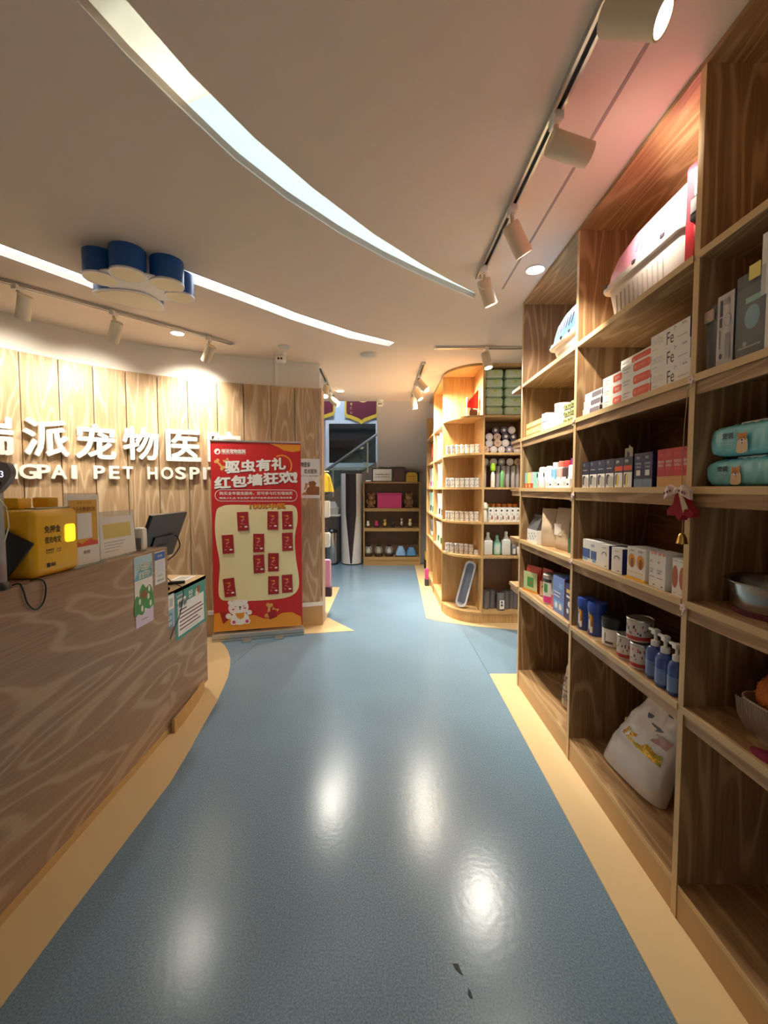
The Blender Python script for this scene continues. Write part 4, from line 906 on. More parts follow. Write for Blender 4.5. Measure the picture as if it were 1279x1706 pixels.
# fifth shelf, middle bay: canisters, tub, tins, pump bottles
z5 = LEV[4]
for k, (x, y) in enumerate(((1.018, 2.142), (1.0275, 2.052))):
    t = lathe_thing('canister', f'blue lidded canister with a colourful print, {["behind and left","in front and right"][k]} of two', 'canister', x, y, z5,
        [('body', [(.040,0), (.042,.004), (.042,.116)], mat('canister blue', (44,78,160), .3)), ('lid', [(.0435,.116), (.0442,.122), (.0442,.148), (.042,.157), (.0,.159)], mat('canister lid blue', (52,84,178), .3))], 'blue canisters')
    b = MB()
    for i, (a, zz, w_, h_, m) in enumerate(((-2.75,.058,.5,.075,0), (-2.95,.055,.26,.05,1), (-2.52,.05,.24,.05,2), (-2.8,.088,.2,.03,3), (-2.68,.03,.30,.03,1), (-3.05,.10,.14,.02,3), (-2.5,.085,.16,.03,2))):
        n = 5; pts = []
        for q in range(n+1):
            a_ = a-w_/2+w_*q/n; pts.append((x+(.0424+.0002*i)*math.cos(a_), y+(.0424+.0002*i)*math.sin(a_)))
        v = [(p[0], p[1], z5+zz-h_/2) for p in pts]+[(p[0], p[1], z5+zz+h_/2) for p in pts]
        b.add(v, [(q, q+1, n+2+q, n+1+q) for q in range(n)], m)
    o = b.build('label', [mat('print amber', (206,150,90), .5), WHITE, BROWN, YELLOW], t)
t = lathe_thing('tub', 'white tub with a black screw lid on the shelf of canisters', 'tub', 1.040, 1.915, z5, [('body', [(.049,0), (.052,.004), (.053,.075), (.051,.082)], WHITE), ('lid', [(.055,.080), (.056,.085), (.056,.122), (.053,.127), (0,.127)], BLACK)])
b = MB()
for a0, a1, za, zb, m in ((-2.9,-2.2,.014,.024,0), (-2.94,-2.86,.035,.06,1), (-2.96,-2.88,.026,.034,1)):
    n = 8; pts = [(1.040+.0533*math.cos(a0+(a1-a0)*q/n), 1.915+.0533*math.sin(a0+(a1-a0)*q/n)) for q in range(n+1)]
    b.add([(p[0], p[1], z5+za) for p in pts]+[(p[0], p[1], z5+zb) for p in pts], [(q, q+1, n+2+q, n+1+q) for q in range(n)], m)
b.build('label', [mat('plum text', (92,70,96), .5), NAVY], t)
TIN = mat('tin white label', (216,206,196), .45)
def tin(label, x, y, z, r, h):
    t = lathe_thing('tin', label, 'tin', x, y, z, [('body', [(r*.97,0), (r,.003), (r,h-.010), (r*.98,h-.008)], TIN), ('lid', [(r*1.03,h-.008), (r*1.03,h-.002), (r*.97,h), (r*.93,h-.003), (0,h-.003)], ALU)], 'printed tins')
    b = MB()
    for i in range(16):
        rr = random.Random(i*7+int(y*1000)); a = -3.5+i*.17; za = h*(.30+.5*rr.random()); hh = .012*rr.uniform(.5,1.4)
        n = 2; wd = rr.uniform(.06,.16); pts = [(x+(r+.0004)*math.cos(a+wd*q/n), y+(r+.0004)*math.sin(a+wd*q/n)) for q in range(n+1)]
        b.add([(p[0], p[1], z+za-hh/2) for p in pts]+[(p[0], p[1], z+za+hh/2) for p in pts], [(q, q+1, n+2+q, n+1+q) for q in range(n)], 1 if i % 3 else 0)
    n = 22; pts = [(x+(r+.0003)*math.cos(-3.6+2.9*q/n), y+(r+.0003)*math.sin(-3.6+2.9*q/n)) for q in range(n+1)]
    b.add([(p[0], p[1], z+.008) for p in pts]+[(p[0], p[1], z+.022) for p in pts], [(q, q+1, n+2+q, n+1+q) for q in range(n)], 0)
    b.build('label', [mat('tin red', (190,60,52), .45), mat('tin ink', (74,64,66), .5)], t)
tin('printed tin on the shelf, in front of the pair', 1.016, 1.672, z5, .041, .098)
tin('printed tin standing behind, half hidden by the front tin', 1.012, 1.768, z5, .038, .098)
tin('larger printed tin stacked on top of the other two', 1.026, 1.705, z5+.0985, .048, .088)
def pump(label, x, y, z, h=.182, r=.030):
    t = thing('pump_bottle', label, 'pump bottle', (x, y, z), 'blue pump bottles')
    hb = h*.66
    b = MB(); b.lathe([(r*.92,0), (r,.004), (r,hb-.022), (r*.85,hb-.008), (r*.45,hb), (0,hb)], 24, (x,y,z), ms=[0]*6); b.build('body', BOTB, t, smooth=40)
    b = MB(); b.lathe([(r+.0004,.012), (r+.0004,hb*.55)], 24, (x,y,z)); b.build('label', BOTLB, t, smooth=40)
    b = MB(); b.lathe([(r*.52,hb), (r*.52,hb+.018), (r*.36,hb+.020), (r*.20,hb+.021), (r*.20,hb+.042)], 18, (x,y,z)); b.build('collar', WHITE, t, smooth=35)
    b = MB(); b.rbox(x-.012, x+.012, y-.012, y+.012, z+hb+.040, z+h, .004); b.rbox(x-.006, x+.006, y+.008, y+.038, z+h-.014, z+h-.004, .003); b.build('pump', WHITE, t, smooth=40)
pump('blue pump bottle, leftmost of three next to the tins', 1.010, 1.580, z5)
pump('blue pump bottle, middle one of three next to the tins', 1.000, 1.508, z5)
pump('blue pump bottle half hidden behind the shelf post', .998, 1.445, z5, .176, .026)

# bottom compartment, middle bay: leaning white food bag
rg = [[(x+.36*z-.02*math.sin(z*9), y, z) for x, y, z in r_] for r_ in pouch(.37, .57, .12, 3, wr=.008, n=40, k=26, tw=.66)]
t = thing('pet_food_bag', 'big white crinkled food bag with gold band in the bottom compartment', 'pet food bag', (1.115, 1.875, .1205), 'big bags in the bottom compartments', rot=(R(-12), 0, R(-84)))
b = MB(); b.loft(rg); b.build('bag', FOILW, t, local=True, smooth=60)
b = MB(); Mf = frame((0,-.074,0), (1,0,0), (0,-.0,1))
def onbag(pts, m, off):
    """print laid on the bulging bag front"""
    out = []
    for u, v in pts:
        j = min(len(rg)-1, max(0, v/.54*(len(rg)-1))); j0 = int(j); j1 = min(j0+1, len(rg)-1); f = j-j0
        def depth(r_):
            fr = sorted([p for p in r_ if p[1] <= 0], key=lambda p: p[0])
            for p, q in zip(fr, fr[1:]):
                if p[0] <= u <= q[0]: k_ = (u-p[0])/max(q[0]-p[0], 1e-6); return p[1]+k_*(q[1]-p[1])
            return fr[0][1] if u < fr[0][0] else fr[-1][1]
        out.append((u, (1-f)*depth(rg[j0])+f*depth(rg[j1])-off, v))
    return out
def bagpatch(P, m, off, nu=14, nv=5):
    g = [P(i/nu, j/nv) for j in range(nv+1) for i in range(nu+1)]
    b.add(onbag(g, m, off), [(j*(nu+1)+i, j*(nu+1)+i+1, (j+1)*(nu+1)+i+1, (j+1)*(nu+1)+i) for j in range(nv) for i in range(nu)], m)
bagpatch(lambda u, v: (-.04+.22*u, .185-.02*u+(.045+.006*math.sin(u*19))*v), 0, .0015)
bagpatch(lambda u, v: (-.105+.05*u, .19+(.04+.004*math.sin(u*9))*v), 0, .0015)
bagpatch(lambda u, v: (.125+.075*u+.02*v, .245+.04*v), 1, .0018, 8, 4)
bagpatch(lambda u, v: (.07+.11*u*(.4+.6*math.sin(math.pi*v)), .285+.055*v), 2, .0015, 8, 5)
bagpatch(lambda u, v: (.16+.028*u, .33+.05*v), 2, .0017, 4, 4)
b.build('print', [GOLD, mat('bag tag pale', (190,150,146), .4), mat('dog ink', (92,90,96), .6)], t, local=True, smooth=60)
# bottom compartment beside the end panel: kraft bag
rg2 = pouch(.20, .46, .11, 5, wr=.004, n=28, k=16, tw=.9)
t = thing('pet_food_bag', 'kraft paper bag with dark lettering behind the shelf post, bottom compartment', 'pet food bag', (1.12, 2.47, .1205), 'big bags in the bottom compartments', rot=(R(-8), 0, R(-80)))
b = MB(); b.loft(rg2); b.build('bag', KRAFT, t, local=True, smooth=60)
Mk = frame((-.075,-.0585,.05), (1,0,0), (0,.02,1)); b = MB()
for k, (tx, y_) in enumerate((('NATURAL', .0), ('CAT', .05), ('LITTER', .10))): b.t2(Mk, tx, 0, y_, .15, y_+.032, 0, .0012, .02)
b.build('print', [mat('bag ink', (96,92,92), .6)], t, local=True)

# ---- far bay, by the end panel
for k in range(2):
    carton('treat_box', f'pale yellow flat carton by the end panel, {["lower","upper"][k]} of two', XS, 3.02, z2+k*.0455, .29, .045, .07, [LYEL, BROWN, CREAMP], [('q',.02,.12,.98,.34,1), ('q',.1,.6,.3,.8,2), ('q',.45,.6,.6,.8,2), ('q',.7,.6,.85,.8,2)], 'pale yellow cartons')
for k in range(2):
    carton('treat_box', f'short white carton beside the yellow cartons, {["lower","upper"][k]} of two', XS-.003, 2.715, z2+k*.055, .075, .054, .08, [WHITE, BLACK, LGREY], [('q',0,.0,1,.10,1), ('q',.2,.4,.8,.6,2)], 'short white cartons')
for k in range(2):
    t = lathe_thing('jar', f'white jar with a green label, {["lower","upper"][k]} of two', 'jar', 1.055, 2.565, z2+k*.0735, [('body', [(.048,0), (.05,.003), (.05,.062), (.046,.066)], WHITE), ('lid', [(.051,.062), (.051,.072), (0,.073)], mat('jar lid', (236,232,226), .4))], 'white jars')
    b = MB(); n = 8; pts = [(1.055+.0504*math.cos(-2.3+.9*q/n), 2.565+.0504*math.sin(-2.3+.9*q/n)) for q in range(n+1)]
    b.add([(p[0], p[1], z2+k*.0735+.008) for p in pts]+[(p[0], p[1], z2+k*.0735+.052) for p in pts], [(q, q+1, n+2+q, n+1+q) for q in range(n)]); b.build('label', MINT, t)
t = lathe_thing('jar', 'wide white jar with a dark cap balanced behind the green-label jars', 'jar', 1.15, 2.66, z2, [('body', [(.065,0), (.068,.004), (.068,.12), (.06,.126)], WHITE), ('lid', [(.07,.122), (.07,.142), (0,.143)], mat('jar lid', (236,232,226), .4))], 'white jars')
GTIN = mat('green patterned tin', (150,156,104), .4)
for c in range(2):
    for k in range(3):
        b = MB(); x, y, z = 1.03+.0*c, 2.395-c*.082, z2+k*.0385
        b.lathe([(.037,0), (.039,.003), (.039,.033), (.037,.0365), (0,.0365)], 22, (x,y,z), ms=[1,0,1,1])
        for i in range(7):
            a = -3.6+i*.4; p = (x+.0394*math.cos(a), y+.0394*math.sin(a)); b.ball((p[0], p[1], z+.018+.006*(i % 2)), (.004,.004,.006), 2, 8)
        o = b.build('food_tin', [GTIN, ALU, mat('tin olive dot', (96,104,62), .5)], loc=(x,y,z), smooth=35)
        tag(o, f'small green tin, {["bottom","middle","top"][k]} of the {["left","right"][c]} green stack', 'tin', 'green tins')
# eye-level row in the far bay
carton('treat_box', 'mint and lemon striped packet next to the end panel', XS, 3.03, z3, .17, .105, .05, [MINT, LYEL, ORED, LPINK], [('q',.35,.30,.7,1,1), ('q',.7,.3,1,1,3), ('q',0,0,1,.30,2), ('d',.2,.15,.012,1), ('d',.6,.15,.012,1)])
for k in range(2):
    y = 2.80-k*.115
    t = thing('bottle', f'white round-capped bottle with a dark spot, {["left","right"][k]} of the pair', 'bottle', (1.03,y,z3), 'white bottles at eye level')
    b = MB(); b.lathe([(.034,0), (.036,.004), (.036,.085), (.028,.10), (.020,.106), (0,.106)], 22, (1.03,y,z3)); b.build('body', WHITE, t, smooth=40)
    b = MB(); b.lathe([(.026,.100), (.027,.104), (.027,.122), (.020,.134), (0,.136)], 22, (1.03,y,z3)); b.build('cap', WHITE, t, smooth=40)
    b = MB(); Ml = FX(1.03-.0366, y+.02, z3); b.d2(Ml,.012,.082,.011,0,.001,.016); b.q2(Ml,.004,.01,.034,.06,1,.001); b.build('label', [BLACK, mat('label grey blue', (190,200,214), .5)], t)
def squeeze(label, y, h, cap, body, band, g='small bottles at eye level'):
    x = 1.02; t = thing('bottle', label, 'bottle', (x,y,z3), g)
    b = MB(); b.rbox(x-.022, x+.022, y-.030, y+.030, z3, z3+h*.78, .010, seg=3); b.build('body', body, t, smooth=40)
    b = MB(); b.lathe([(.018,h*.78), (.018,h*.98), (.014,h), (0,h)], 18, (x,y,z3)); b.build('cap', cap, t, smooth=40)
    b = MB(); b.box(x-.0228, x-.0222, y-.026, y+.026, z3+h*.12, z3+h*.40); b.build('label', band, t)
squeeze('clear blue bottle with a red stripe beside the white bottles', 2.57, .150, WHITE, mat('pale blue fill', (120,170,206), .3), WHITE)
squeeze('pink topped bottle left of the dark brown bottle', 2.485, .152, mat('coral cap', (226,120,104), .4), mat('pink body', (220,160,150), .4), WHITE)
squeeze('dark brown bottle with a red cap', 2.405, .150, mat('cap red', (214,74,70), .4), DBROWN, WHITE)
squeeze('small bottle with a purple top beside the shelf post', 2.325, .158, mat('cap purple', (150,60,130), .4), WHITE, LGREY)
for k in range(3):
    carton('treat_box', f'low white packet in front of the bottles, {["left","middle","right"][k]} of three', XS-.006, 2.62-k*.12, z3, .095, .048, .022, [WHITE, LGREY, NAVY], [('q',.1,.2,.5,.7,1), ('q',.6,.3,.85,.5,2)], 'low white packets')
# bag shelf in the far bay
def bag(name, label, x, y, z, W_, H_, D, m, seed, rz=-90, dec=None, group=None, cat='bag', mats2=None, lean=0):
    t = thing(name, label, cat, (x, y, z), group, rot=(R(lean), 0, R(rz)))
    b = MB(); b.loft(pouch(W_, H_, D, seed, wr=.003, n=24, k=12)); b.build('bag', m, t, local=True, smooth=60)
    if dec:
        b = MB(); Mz = frame((-W_/2, -D/2-.003, 0), (1,0,0), (0,0,1))
        for q in dec: b.q2(Mz, q[0]*W_, q[1]*H_, q[2]*W_, q[3]*H_, q[4], .001+.0004*q[4])
        b.build('label', mats2, t, local=True)
    return t
z4 = LEV[3]
t = thing('treat_box', 'white spotted milk-carton shaped box with a dark roof', 'box', (1.03,2.87,z4))
b = MB(); b.box(.985,1.075,2.78,2.96,z4,z4+.088); b.build('body', WHITE, t)
b = MB(); Ms_ = FX(.985,2.96,z4)
for i in range(9): b.d2(Ms_, .02+.017*i, .02+.05*((i*37) % 10)/10, .006, 0, .0006)
b.build('spots', DGREY, t)
b = MB(); b.loft([[(.985,2.78,z4+.088), (1.075,2.78,z4+.088), (1.075,2.96,z4+.088), (.985,2.96,z4+.088)], [(1.024,2.80,z4+.165), (1.036,2.80,z4+.165), (1.036,2.94,z4+.165), (1.024,2.94,z4+.165)]]); b.box(1.026,1.034,2.80,2.94,z4+.165,z4+.185); b.build('roof', mat('dark print roof', (58,56,58), .5), t)
bag('treat_bag', 'slim kraft paper bag standing at the middle of the bag shelf', 1.03, 2.665, z4, .12, .235, .06, KRAFT, 11, -60, group='kraft treat bags')
bag('treat_bag', 'wide kraft paper bag with a white heart sticker', 1.06, 2.50, z4, .20, .245, .07, KRAFT, 12, -84, [(.15,.35,.55,.62,0)], 'kraft treat bags', mats2=[mat('sticker pale', (226,214,200), .5)])
bag('treat_bag', 'black foil bag right of the kraft bags', 1.07, 2.385, z4, .10, .24, .06, mat('black foil', (34,32,34), .3, bump=(12,.3,.01)), 13, -80)
bag('treat_bag', 'olive bag with a green foot beside the shelf post', 1.04, 2.29, z4, .12, .235, .06, mat('olive bag', (112,104,88), .5, bump=(12,.3,.01)), 14, -84, [(.05,.04,.95,.38,0), (.5,.06,.92,.42,1)], mats2=[mat('bag green', (66,104,72), .5), WHITE])
# lowest shelf in the far bay
z5 = LEV[4]
bag('treat_bag', 'green and white pouch with a red top by the end panel', 1.03, 2.93, z5, .16, .175, .06, mat('pouch red top', (206,70,56), .4), 21, -72, [(.04,.0,.96,.78,0), (.30,.2,.72,.58,1), (.0,.0,1,.08,2)], 'pouches on the lowest shelf', mats2=[mat('pouch green', (196,206,150), .45), GREEN, ORANGE])
bag('treat_bag', 'narrow red and tan pouch behind the cat-food pouch', 1.06, 2.765, z5, .12, .185, .05, mat('pouch crimson', (186,50,60), .4), 22, -80, [(.1,.04,.9,.55,0)], 'pouches on the lowest shelf', mats2=[mat('pouch tan', (216,180,130), .45)])
t = lathe_thing('canister', 'white and pink round food canister with a green patch', 'canister', 1.045, 2.625, z5, [('body', [(.060,0), (.063,.004), (.064,.165)], mat('pale canister', (224,216,204), .4)), ('lid', [(.066,.163), (.066,.178), (.06,.182), (0,.182)], mat('canister silver lid', (190,186,180), .3, .6))])
b = MB()
for a0, a1, za, zb, m in ((-3.4,-2.1,.01,.05,0), (-3.1,-2.6,.075,.125,1), (-3.3,-2.2,.135,.155,2)):
    n = 10; pts = [(1.045+.0645*math.cos(a0+(a1-a0)*q/n), 2.625+.0645*math.sin(a0+(a1-a0)*q/n)) for q in range(n+1)]
    b.add([(p[0], p[1], z5+za) for p in pts]+[(p[0], p[1], z5+zb) for p in pts], [(q, q+1, n+2+q, n+1+q) for q in range(n)], m)
b.build('label', [HPINK, GREEN, DGREY], t)
bag('treat_bag', 'slim green and coral pouch right of the round canister', 1.03, 2.525, z5, .07, .175, .05, mat('pouch mint', (170,196,170), .4), 23, -84, [(.05,.0,.95,.42,0)], 'pouches on the lowest shelf', mats2=[mat('pouch coral', (222,96,82), .45)])
t = carton('treat_box', 'light blue upright box with an open flap on the lowest shelf', XS+.0, 2.49, z5, .155, .205, .10, [mat('box blue', (112,140,204), .45), LBLUE, WHITE, mat('box side mauve', (150,92,92), .5)], [('q',.08,.10,.92,.34,1), ('d',.3,.2,.018,2), ('d',.68,.2,.018,2), ('q',.1,.45,.6,.48,2), ('q',.1,.55,.7,.58,2), ('q',.55,.7,.85,.84,1), ('Q',0,0,1,1,3)])
b = MB(); b.add([(XS,2.49-.155,z5+.205), (XS+.10,2.49-.155,z5+.205), (XS+.10,2.49-.19,z5+.235), (XS,2.49-.19,z5+.235), (XS,2.49-.155,z5+.2065), (XS+.10,2.49-.155,z5+.2065), (XS+.10,2.49-.19,z5+.2365), (XS,2.49-.19,z5+.2365)], [(3,2,1,0), (4,5,6,7), (0,1,5,4), (1,2,6,5), (2,3,7,6), (3,0,4,7)]); o = b.build('flap', mat('box flap blue', (92,116,186), .45)); o.parent = t; o.matrix_parent_inverse = Matrix.Translation(-t.location)
carton('treat_box', 'dark navy upright box with white cartoon print beside the shelf post', XS-.002, 2.318, z5, .085, .195, .08, [NAVY, WHITE, YELLOW], [('d',.4,.25,.014,1), ('d',.6,.45,.016,1), ('q',.2,.75,.8,.85,2), ('q',.2,.62,.7,.68,1)])

# ---- near bay at the right edge of the frame
z2, z3, z4, z5 = LEV[1], LEV[2], LEV[3], LEV[4]
t = thing('grooming_pack', 'dark grey harness pack in clear plastic with a pale sticker, next to the post', 'package', (1.03,1.315,z2), 'packs on the top right shelf')
b = MB(); b.rbox(.995,1.06,1.29,1.352,z2,z2+.175,.006); b.build('content', mat('pack charcoal', (72,68,70), .6), t)
b = MB(); b.rbox(.990,1.065,1.287,1.356,z2+.0005,z2+.198,.006); b.build('wrap', CLEARP, t)
b = MB(); b.rbox(.984,.9895,1.322,1.358,z2+.150,z2+.185,.002); b.build('sticker', mat('sticker pinkish', (214,190,170), .5), t)
carton('grooming_box', 'tall white grooming tool box with vertical grey lettering', .975, 1.292, z2, .060, .202, .075, [LGREY, mat('type grey',(112,108,112),.5), DGREY, mat('tool grey',(150,146,150),.5)],
       [('q',.16,.70,.34,.93,2), ('q',.16,.55,.32,.68,2), ('q',.16,.25,.24,.52,1), ('d',.66,.62,.012,1,.018), ('d',.66,.62,.0105,0,.0165), ('q',.55,.08,.85,.44,3), ('d',.3,.14,.006,2,.008), ('q',.4,.84,.75,.93,3), ('Q',0,0,1,1,2)])
t = carton('grooming_box', 'black box with a light blue round picture in clear wrap', .980, 1.225, z2, .088, .190, .085, [mat('box black green',(34,42,44),.3), mat('round blue',(136,186,206),.5), MINT, LGREY, DGREY],
       [('d',.55,.55,.024,1,.032), ('q',.30,.76,.82,.84,2), ('t','宠物用品',.30,.88,.82,.95,4), ('q',.35,.38,.85,.39,4), ('d',.32,.20,.007,3), ('q',.1,.14,.9,.16,3)])
b = MB(); b.rbox(.976,1.069,1.134,1.228,z2+.0005,z2+.225,.004); o = b.build('wrap', CLEARP); o.parent = t; o.matrix_parent_inverse = Matrix.Translation(-t.location)
b = MB(); b.box(.9738,.9752,1.150,1.185,z2+.200,z2+.238); o = b.build('tag', LYEL); o.parent = t; o.matrix_parent_inverse = Matrix.Translation(-t.location)
carton('grooming_box', 'white box at the right edge, standing on the shelf', .975, 1.130, z2, .12, .145, .09, [WHITE, LGREY], [('q',.1,.8,.5,.9,1)], 'white boxes at the right edge')
carton('grooming_box', 'white box at the right edge, stacked on another white box', .977, 1.150, z2+.1455, .12, .155, .09, [WHITE, LBLUE], [('q',.3,.80,.7,.88,1)], 'white boxes at the right edge')
b = MB(); b.lathe([(.035,0), (.036,.004), (.036,.06), (.03,.07), (0,.07)], 20, (1.02,1.075,LEV[0])); o = b.build('small_jar', ALU, loc=(1.02,1.075,LEV[0]), smooth=40); tag(o, 'small silver jar on the top shelf at the right edge', 'jar')
# wet wipe packs
def wipes(label, y, z, h, L_, yaw, lean, seed):
    rnd = random.Random(seed)
    t = thing('wet_wipe_pack', label, 'wipes pack', (1.06,y,z), 'teal wet wipe packs', rot=(0, 0, R(-90+yaw)))
    b = MB(); rs = []; n = 28; K = 22
    for j in range(K+1):
        u = -1+2*j/K; e = (1-abs(u)**9)**.5 if abs(u) < 1 else 0
        hh = max(h*(.42*(abs(u) < .97)+.58*e), .004); ww = .12*(.85+.15*e)
        r = []
        for i in range(n):
            a = 2*math.pi*i/n; c, s_ = math.cos(a), math.sin(a)
            x = ww/2*math.copysign(abs(c)**.38, c); zz = h/2+hh/2*math.copysign(abs(s_)**.38, s_)
            wv = .0028*math.sin(u*19+a*3+seed)*e+.002*math.sin(u*33-a*5)*e
            r.append((L_/2*u, x+wv, max(zz+wv*(s_ > -.5), .0008)))
        rs.append(r)
    b.loft(rs); b.build('pack', WIPE, t, local=True, smooth=60)
    b = MB(); b.rbox(-.05,.05,-.035,.035,h-.004,h+.006,.004); b.build('flap', mat('wipes flap white', (226,236,236), .35), t, local=True)
    b = MB(); Mw = frame((-L_/2, -.0645, 0), (1,0,0), (0,0,1)); k = h/.10
    b.t2(Mw,'宠说',.06,.055*k,.098,.074*k,0,.001,.03)
    b.p2(Mw,smoothpoly([(.112,.008*k),(.142,.008*k),(.146,.030*k),(.142,.05*k),(.128,.056*k),(.116,.05*k),(.110,.03*k)],3),1,.001)
    b.p2(Mw,[(.114,.048*k),(.113,.072*k),(.121,.066*k),(.133,.066*k),(.141,.074*k),(.142,.05*k),(.136,.042*k),(.121,.042*k)],2,.0014); b.d2(Mw,.128,.044*k,.0085,3,.0018,.007*k); b.d2(Mw,.128,.0465*k,.003,0,.0022); b.d2(Mw,.1235,.053*k,.0016,0,.0022); b.d2(Mw,.1335,.053*k,.0016,0,.0022); b.p2(Mw,[(.1255,.040*k),(.1315,.040*k),(.1285,.032*k)],4,.0022)
    b.q2(Mw,.06,.045*k,.10,.047*k,5,.001); b.q2(Mw,.06,.036*k,.095,.038*k,5,.001)
    b.build('print', [mat('wipes ink', (28,60,70), .5), mat('dog cream fur', (232,208,170), .6), mat('dog ginger', (206,134,66), .6), WHITE, mat('tongue', (206,90,100), .5), mat('wipes pale', (150,214,222), .4)], t, local=True)
wipes('teal wet wipe pack with a dog picture, lower of two', 1.212, z3, .080, .285, 0, 0, 1)
wipes('teal wet wipe pack with a dog picture, upper of two', 1.203, z3+.0875, .090, .272, 2, 0, 4)
wipes('teal wet wipe pack cut by the right edge, beside the pair', .955, z3, .080, .20, 6, 0, 9)
# steel bowls
def bowl(label, x, y, z, r, h, rim_m):
    t = thing('pet_bowl', label, 'pet bowl', (x,y,z), 'steel pet bowls')
    b = MB(); b.lathe([(0,.010), (r*.82,.010), (r*.90,h-.004), (r,h), (r*1.0,h-.003), (r*.93,h-.008), (r*.86,.008), (r*.84,.002), (0,.002)], 48, (x,y,z)); b.build('bowl', STEEL, t, smooth=35)
    b = MB(); b.lathe([(r*.80,0), (r*.875,.0), (r*.885,.014), (r*.872,.014)], 40, (x,y,z)); b.build('rubber_ring', rim_m, t, smooth=35)
bowl('wide steel pet bowl with a maroon rubber base', 1.145, 1.195, z4, .155, .094, mat('maroon rubber', (92,36,52), .7))
bowl('smaller steel pet bowl with a black base at the right edge', 1.058, .985, z4, .085, .085, BLACK)
# toy basket
t = thing('toy_basket', 'beige plastic woven basket at the right edge, lower shelf', 'basket', (1.125,1.12,z5))
b = MB(); b.loft([rrect(1.05,1.20,1.03,1.215,z5,.045), rrect(1.035,1.215,1.005,1.24,z5+.05,.05), rrect(1.03,1.22,.998,1.248,z5+.105,.05), rrect(1.034,1.216,1.002,1.244,z5+.105,.048), rrect(1.04,1.21,1.01,1.234,z5+.05,.046), rrect(1.055,1.195,1.035,1.21,z5+.006,.042)]); b.build('basket', mat('basket beige', (186,166,148), .6), t, smooth=40)
b = MB()
for i in range(26):
    yy = 1.035+.185*i/25
    b.tube([(1.0475,yy,z5+.010), (1.0335,yy+(yy-1.12)*.10,z5+.05), (1.0292,yy+(yy-1.12)*.14,z5+.100)], .0022, 5)
for i in range(18):
    xx = 1.075+.10*i/17
    b.tube([(xx,1.218,z5+.010), (xx,1.2405,z5+.05), (xx,1.2485,z5+.100)], .0022, 5); b.tube([(xx,1.028,z5+.010), (xx,1.0035,z5+.05), (xx,.9968,z5+.100)], .0022, 5)
o = b.build('weave', mat('basket weave', (160,140,124), .6), t); o['kind'] = 'stuff'
b = MB(); b.ball((1.115,1.165,z5+.118), .068, 0, 28)
for i in range(120):
    ph = math.acos(1-2*(i+.5)/120); th = i*2.39996
    p = (1.115+.067*math.sin(ph)*math.cos(th), 1.165+.067*math.sin(ph)*math.sin(th), z5+.118+.067*math.cos(ph)); b.ball(p, .0045, 0, 6)
o = b.build('spiky_ball', ORTOY, loc=(1.115,1.165,z5+.118), smooth=60); tag(o, 'orange knobbly rubber ball in the woven basket', 'dog toy')
b = MB(); b.ball((1.09,1.075,z5+.078), (.045,.045,.04), 0, 18); b.ball((1.10,1.10,z5+.055), (.05,.06,.03), 0, 18); o = b.build('plush_toy', GREEN, loc=(1.09,1.075,z5+.078), smooth=60); tag(o, 'green toy beside the orange ball in the basket', 'dog toy')
b = MB(); b.prism(smoothpoly([(.985,1.13), (.975,1.09), (.985,1.06), (1.00,1.075), (1.015,1.06), (1.03,1.09), (1.005,1.13)], 4), z5+.0003, z5+.006); o = b.build('felt_toy', mat('dark magenta', (140,30,70), .8), loc=(1.0,1.09,z5)); tag(o, 'flat magenta toy lying on the lower shelf before the basket', 'dog toy')

# ---- hooks, bow ornament and bell on the posts
def flower_hook(label, y, z):
    t = thing('wall_hook', label, 'hook', (XF-.004,y,z), 'small flower hooks on the posts')
    b = MB(); M = FX(XF-.0006, y, z)
    P = [(.012*(1+.22*math.cos(5*a))*math.cos(a), .012*(1+.22*math.cos(5*a))*math.sin(a)) for a in [2*math.pi*i/40 for i in range(40)]]
    b.prism(P, .0002, .007, 0, M); b.build('flower', mat('hook pale pink', (232,206,202), .4), t, smooth=30)
    c = MB(); c.d2(M, 0, 0, .003, 0, .0074); c.build('centre', GREY, t)
    c = MB(); c.tube([M @ Vector(p) for p in ((0,-.011,.003), (0,-.022,.004), (0,-.028,.010), (0,-.024,.016))], .0018, 6); c.build('hook', ALU, t)
flower_hook('pale flower hook near the iron cartons on the post', 1.37, 1.762)
flower_hook('pale flower hook level with the steel bowls on the post', 1.37, 1.040)
flower_hook('pale flower hook on the second post, level with the orange cartons', 2.205, 1.770)
flower_hook('pale flower hook on the second post, at eye level', 2.205, 1.388)
flower_hook('pale flower hook on the second post, at the bag shelf', 2.205, 1.050)
t = thing('bow_ornament', 'crimson cloth ornament with a ribbon bow and bell hanging on the post', 'ornament', (.945,1.365,1.40))
b = MB(); b.tube([(.952,1.372,1.738), (.946,1.375,1.6), (.944,1.372,1.43)], .0012, 6); b.build('string', mat('string tan', (176,150,110), .7), t)
Mo = FX(.944,1.365,1.36)
b = MB(); b.prism(smoothpoly([(-.018,.045), (.018,.045), (.032,.015), (.062,-.012), (.05,-.028), (.02,-.02), (.0,-.038), (-.022,-.02), (-.052,-.026), (-.055,-.008), (-.03,.012)], 4), -.012, .012, 0, Mo); b.build('star', CRED, t, smooth=60)
BOWC = mat('bow ribbon', (214,190,180), .6); BOWD = mat('bow print', (110,40,50), .6)
for s in (-1, 1):
    b = MB(); b.loft([[(s*.004,.050,.014), (s*.004,.062,.014), (s*.004,.062,.020), (s*.004,.050,.020)][::s], [(s*.035,.040,.012), (s*.035,.074,.012), (s*.035,.074,.028), (s*.035,.040,.028)][::s], [(s*.060,.028,.012), (s*.058,.056,.012), (s*.058,.056,.022), (s*.060,.028,.022)][::s]], 0, Mo)
    for i in range(3): b.d2(Mo, s*(.022+.013*i), .055-.004*i, .0045, 1, .0286)
    b.build('loop', [BOWC, BOWD], t)
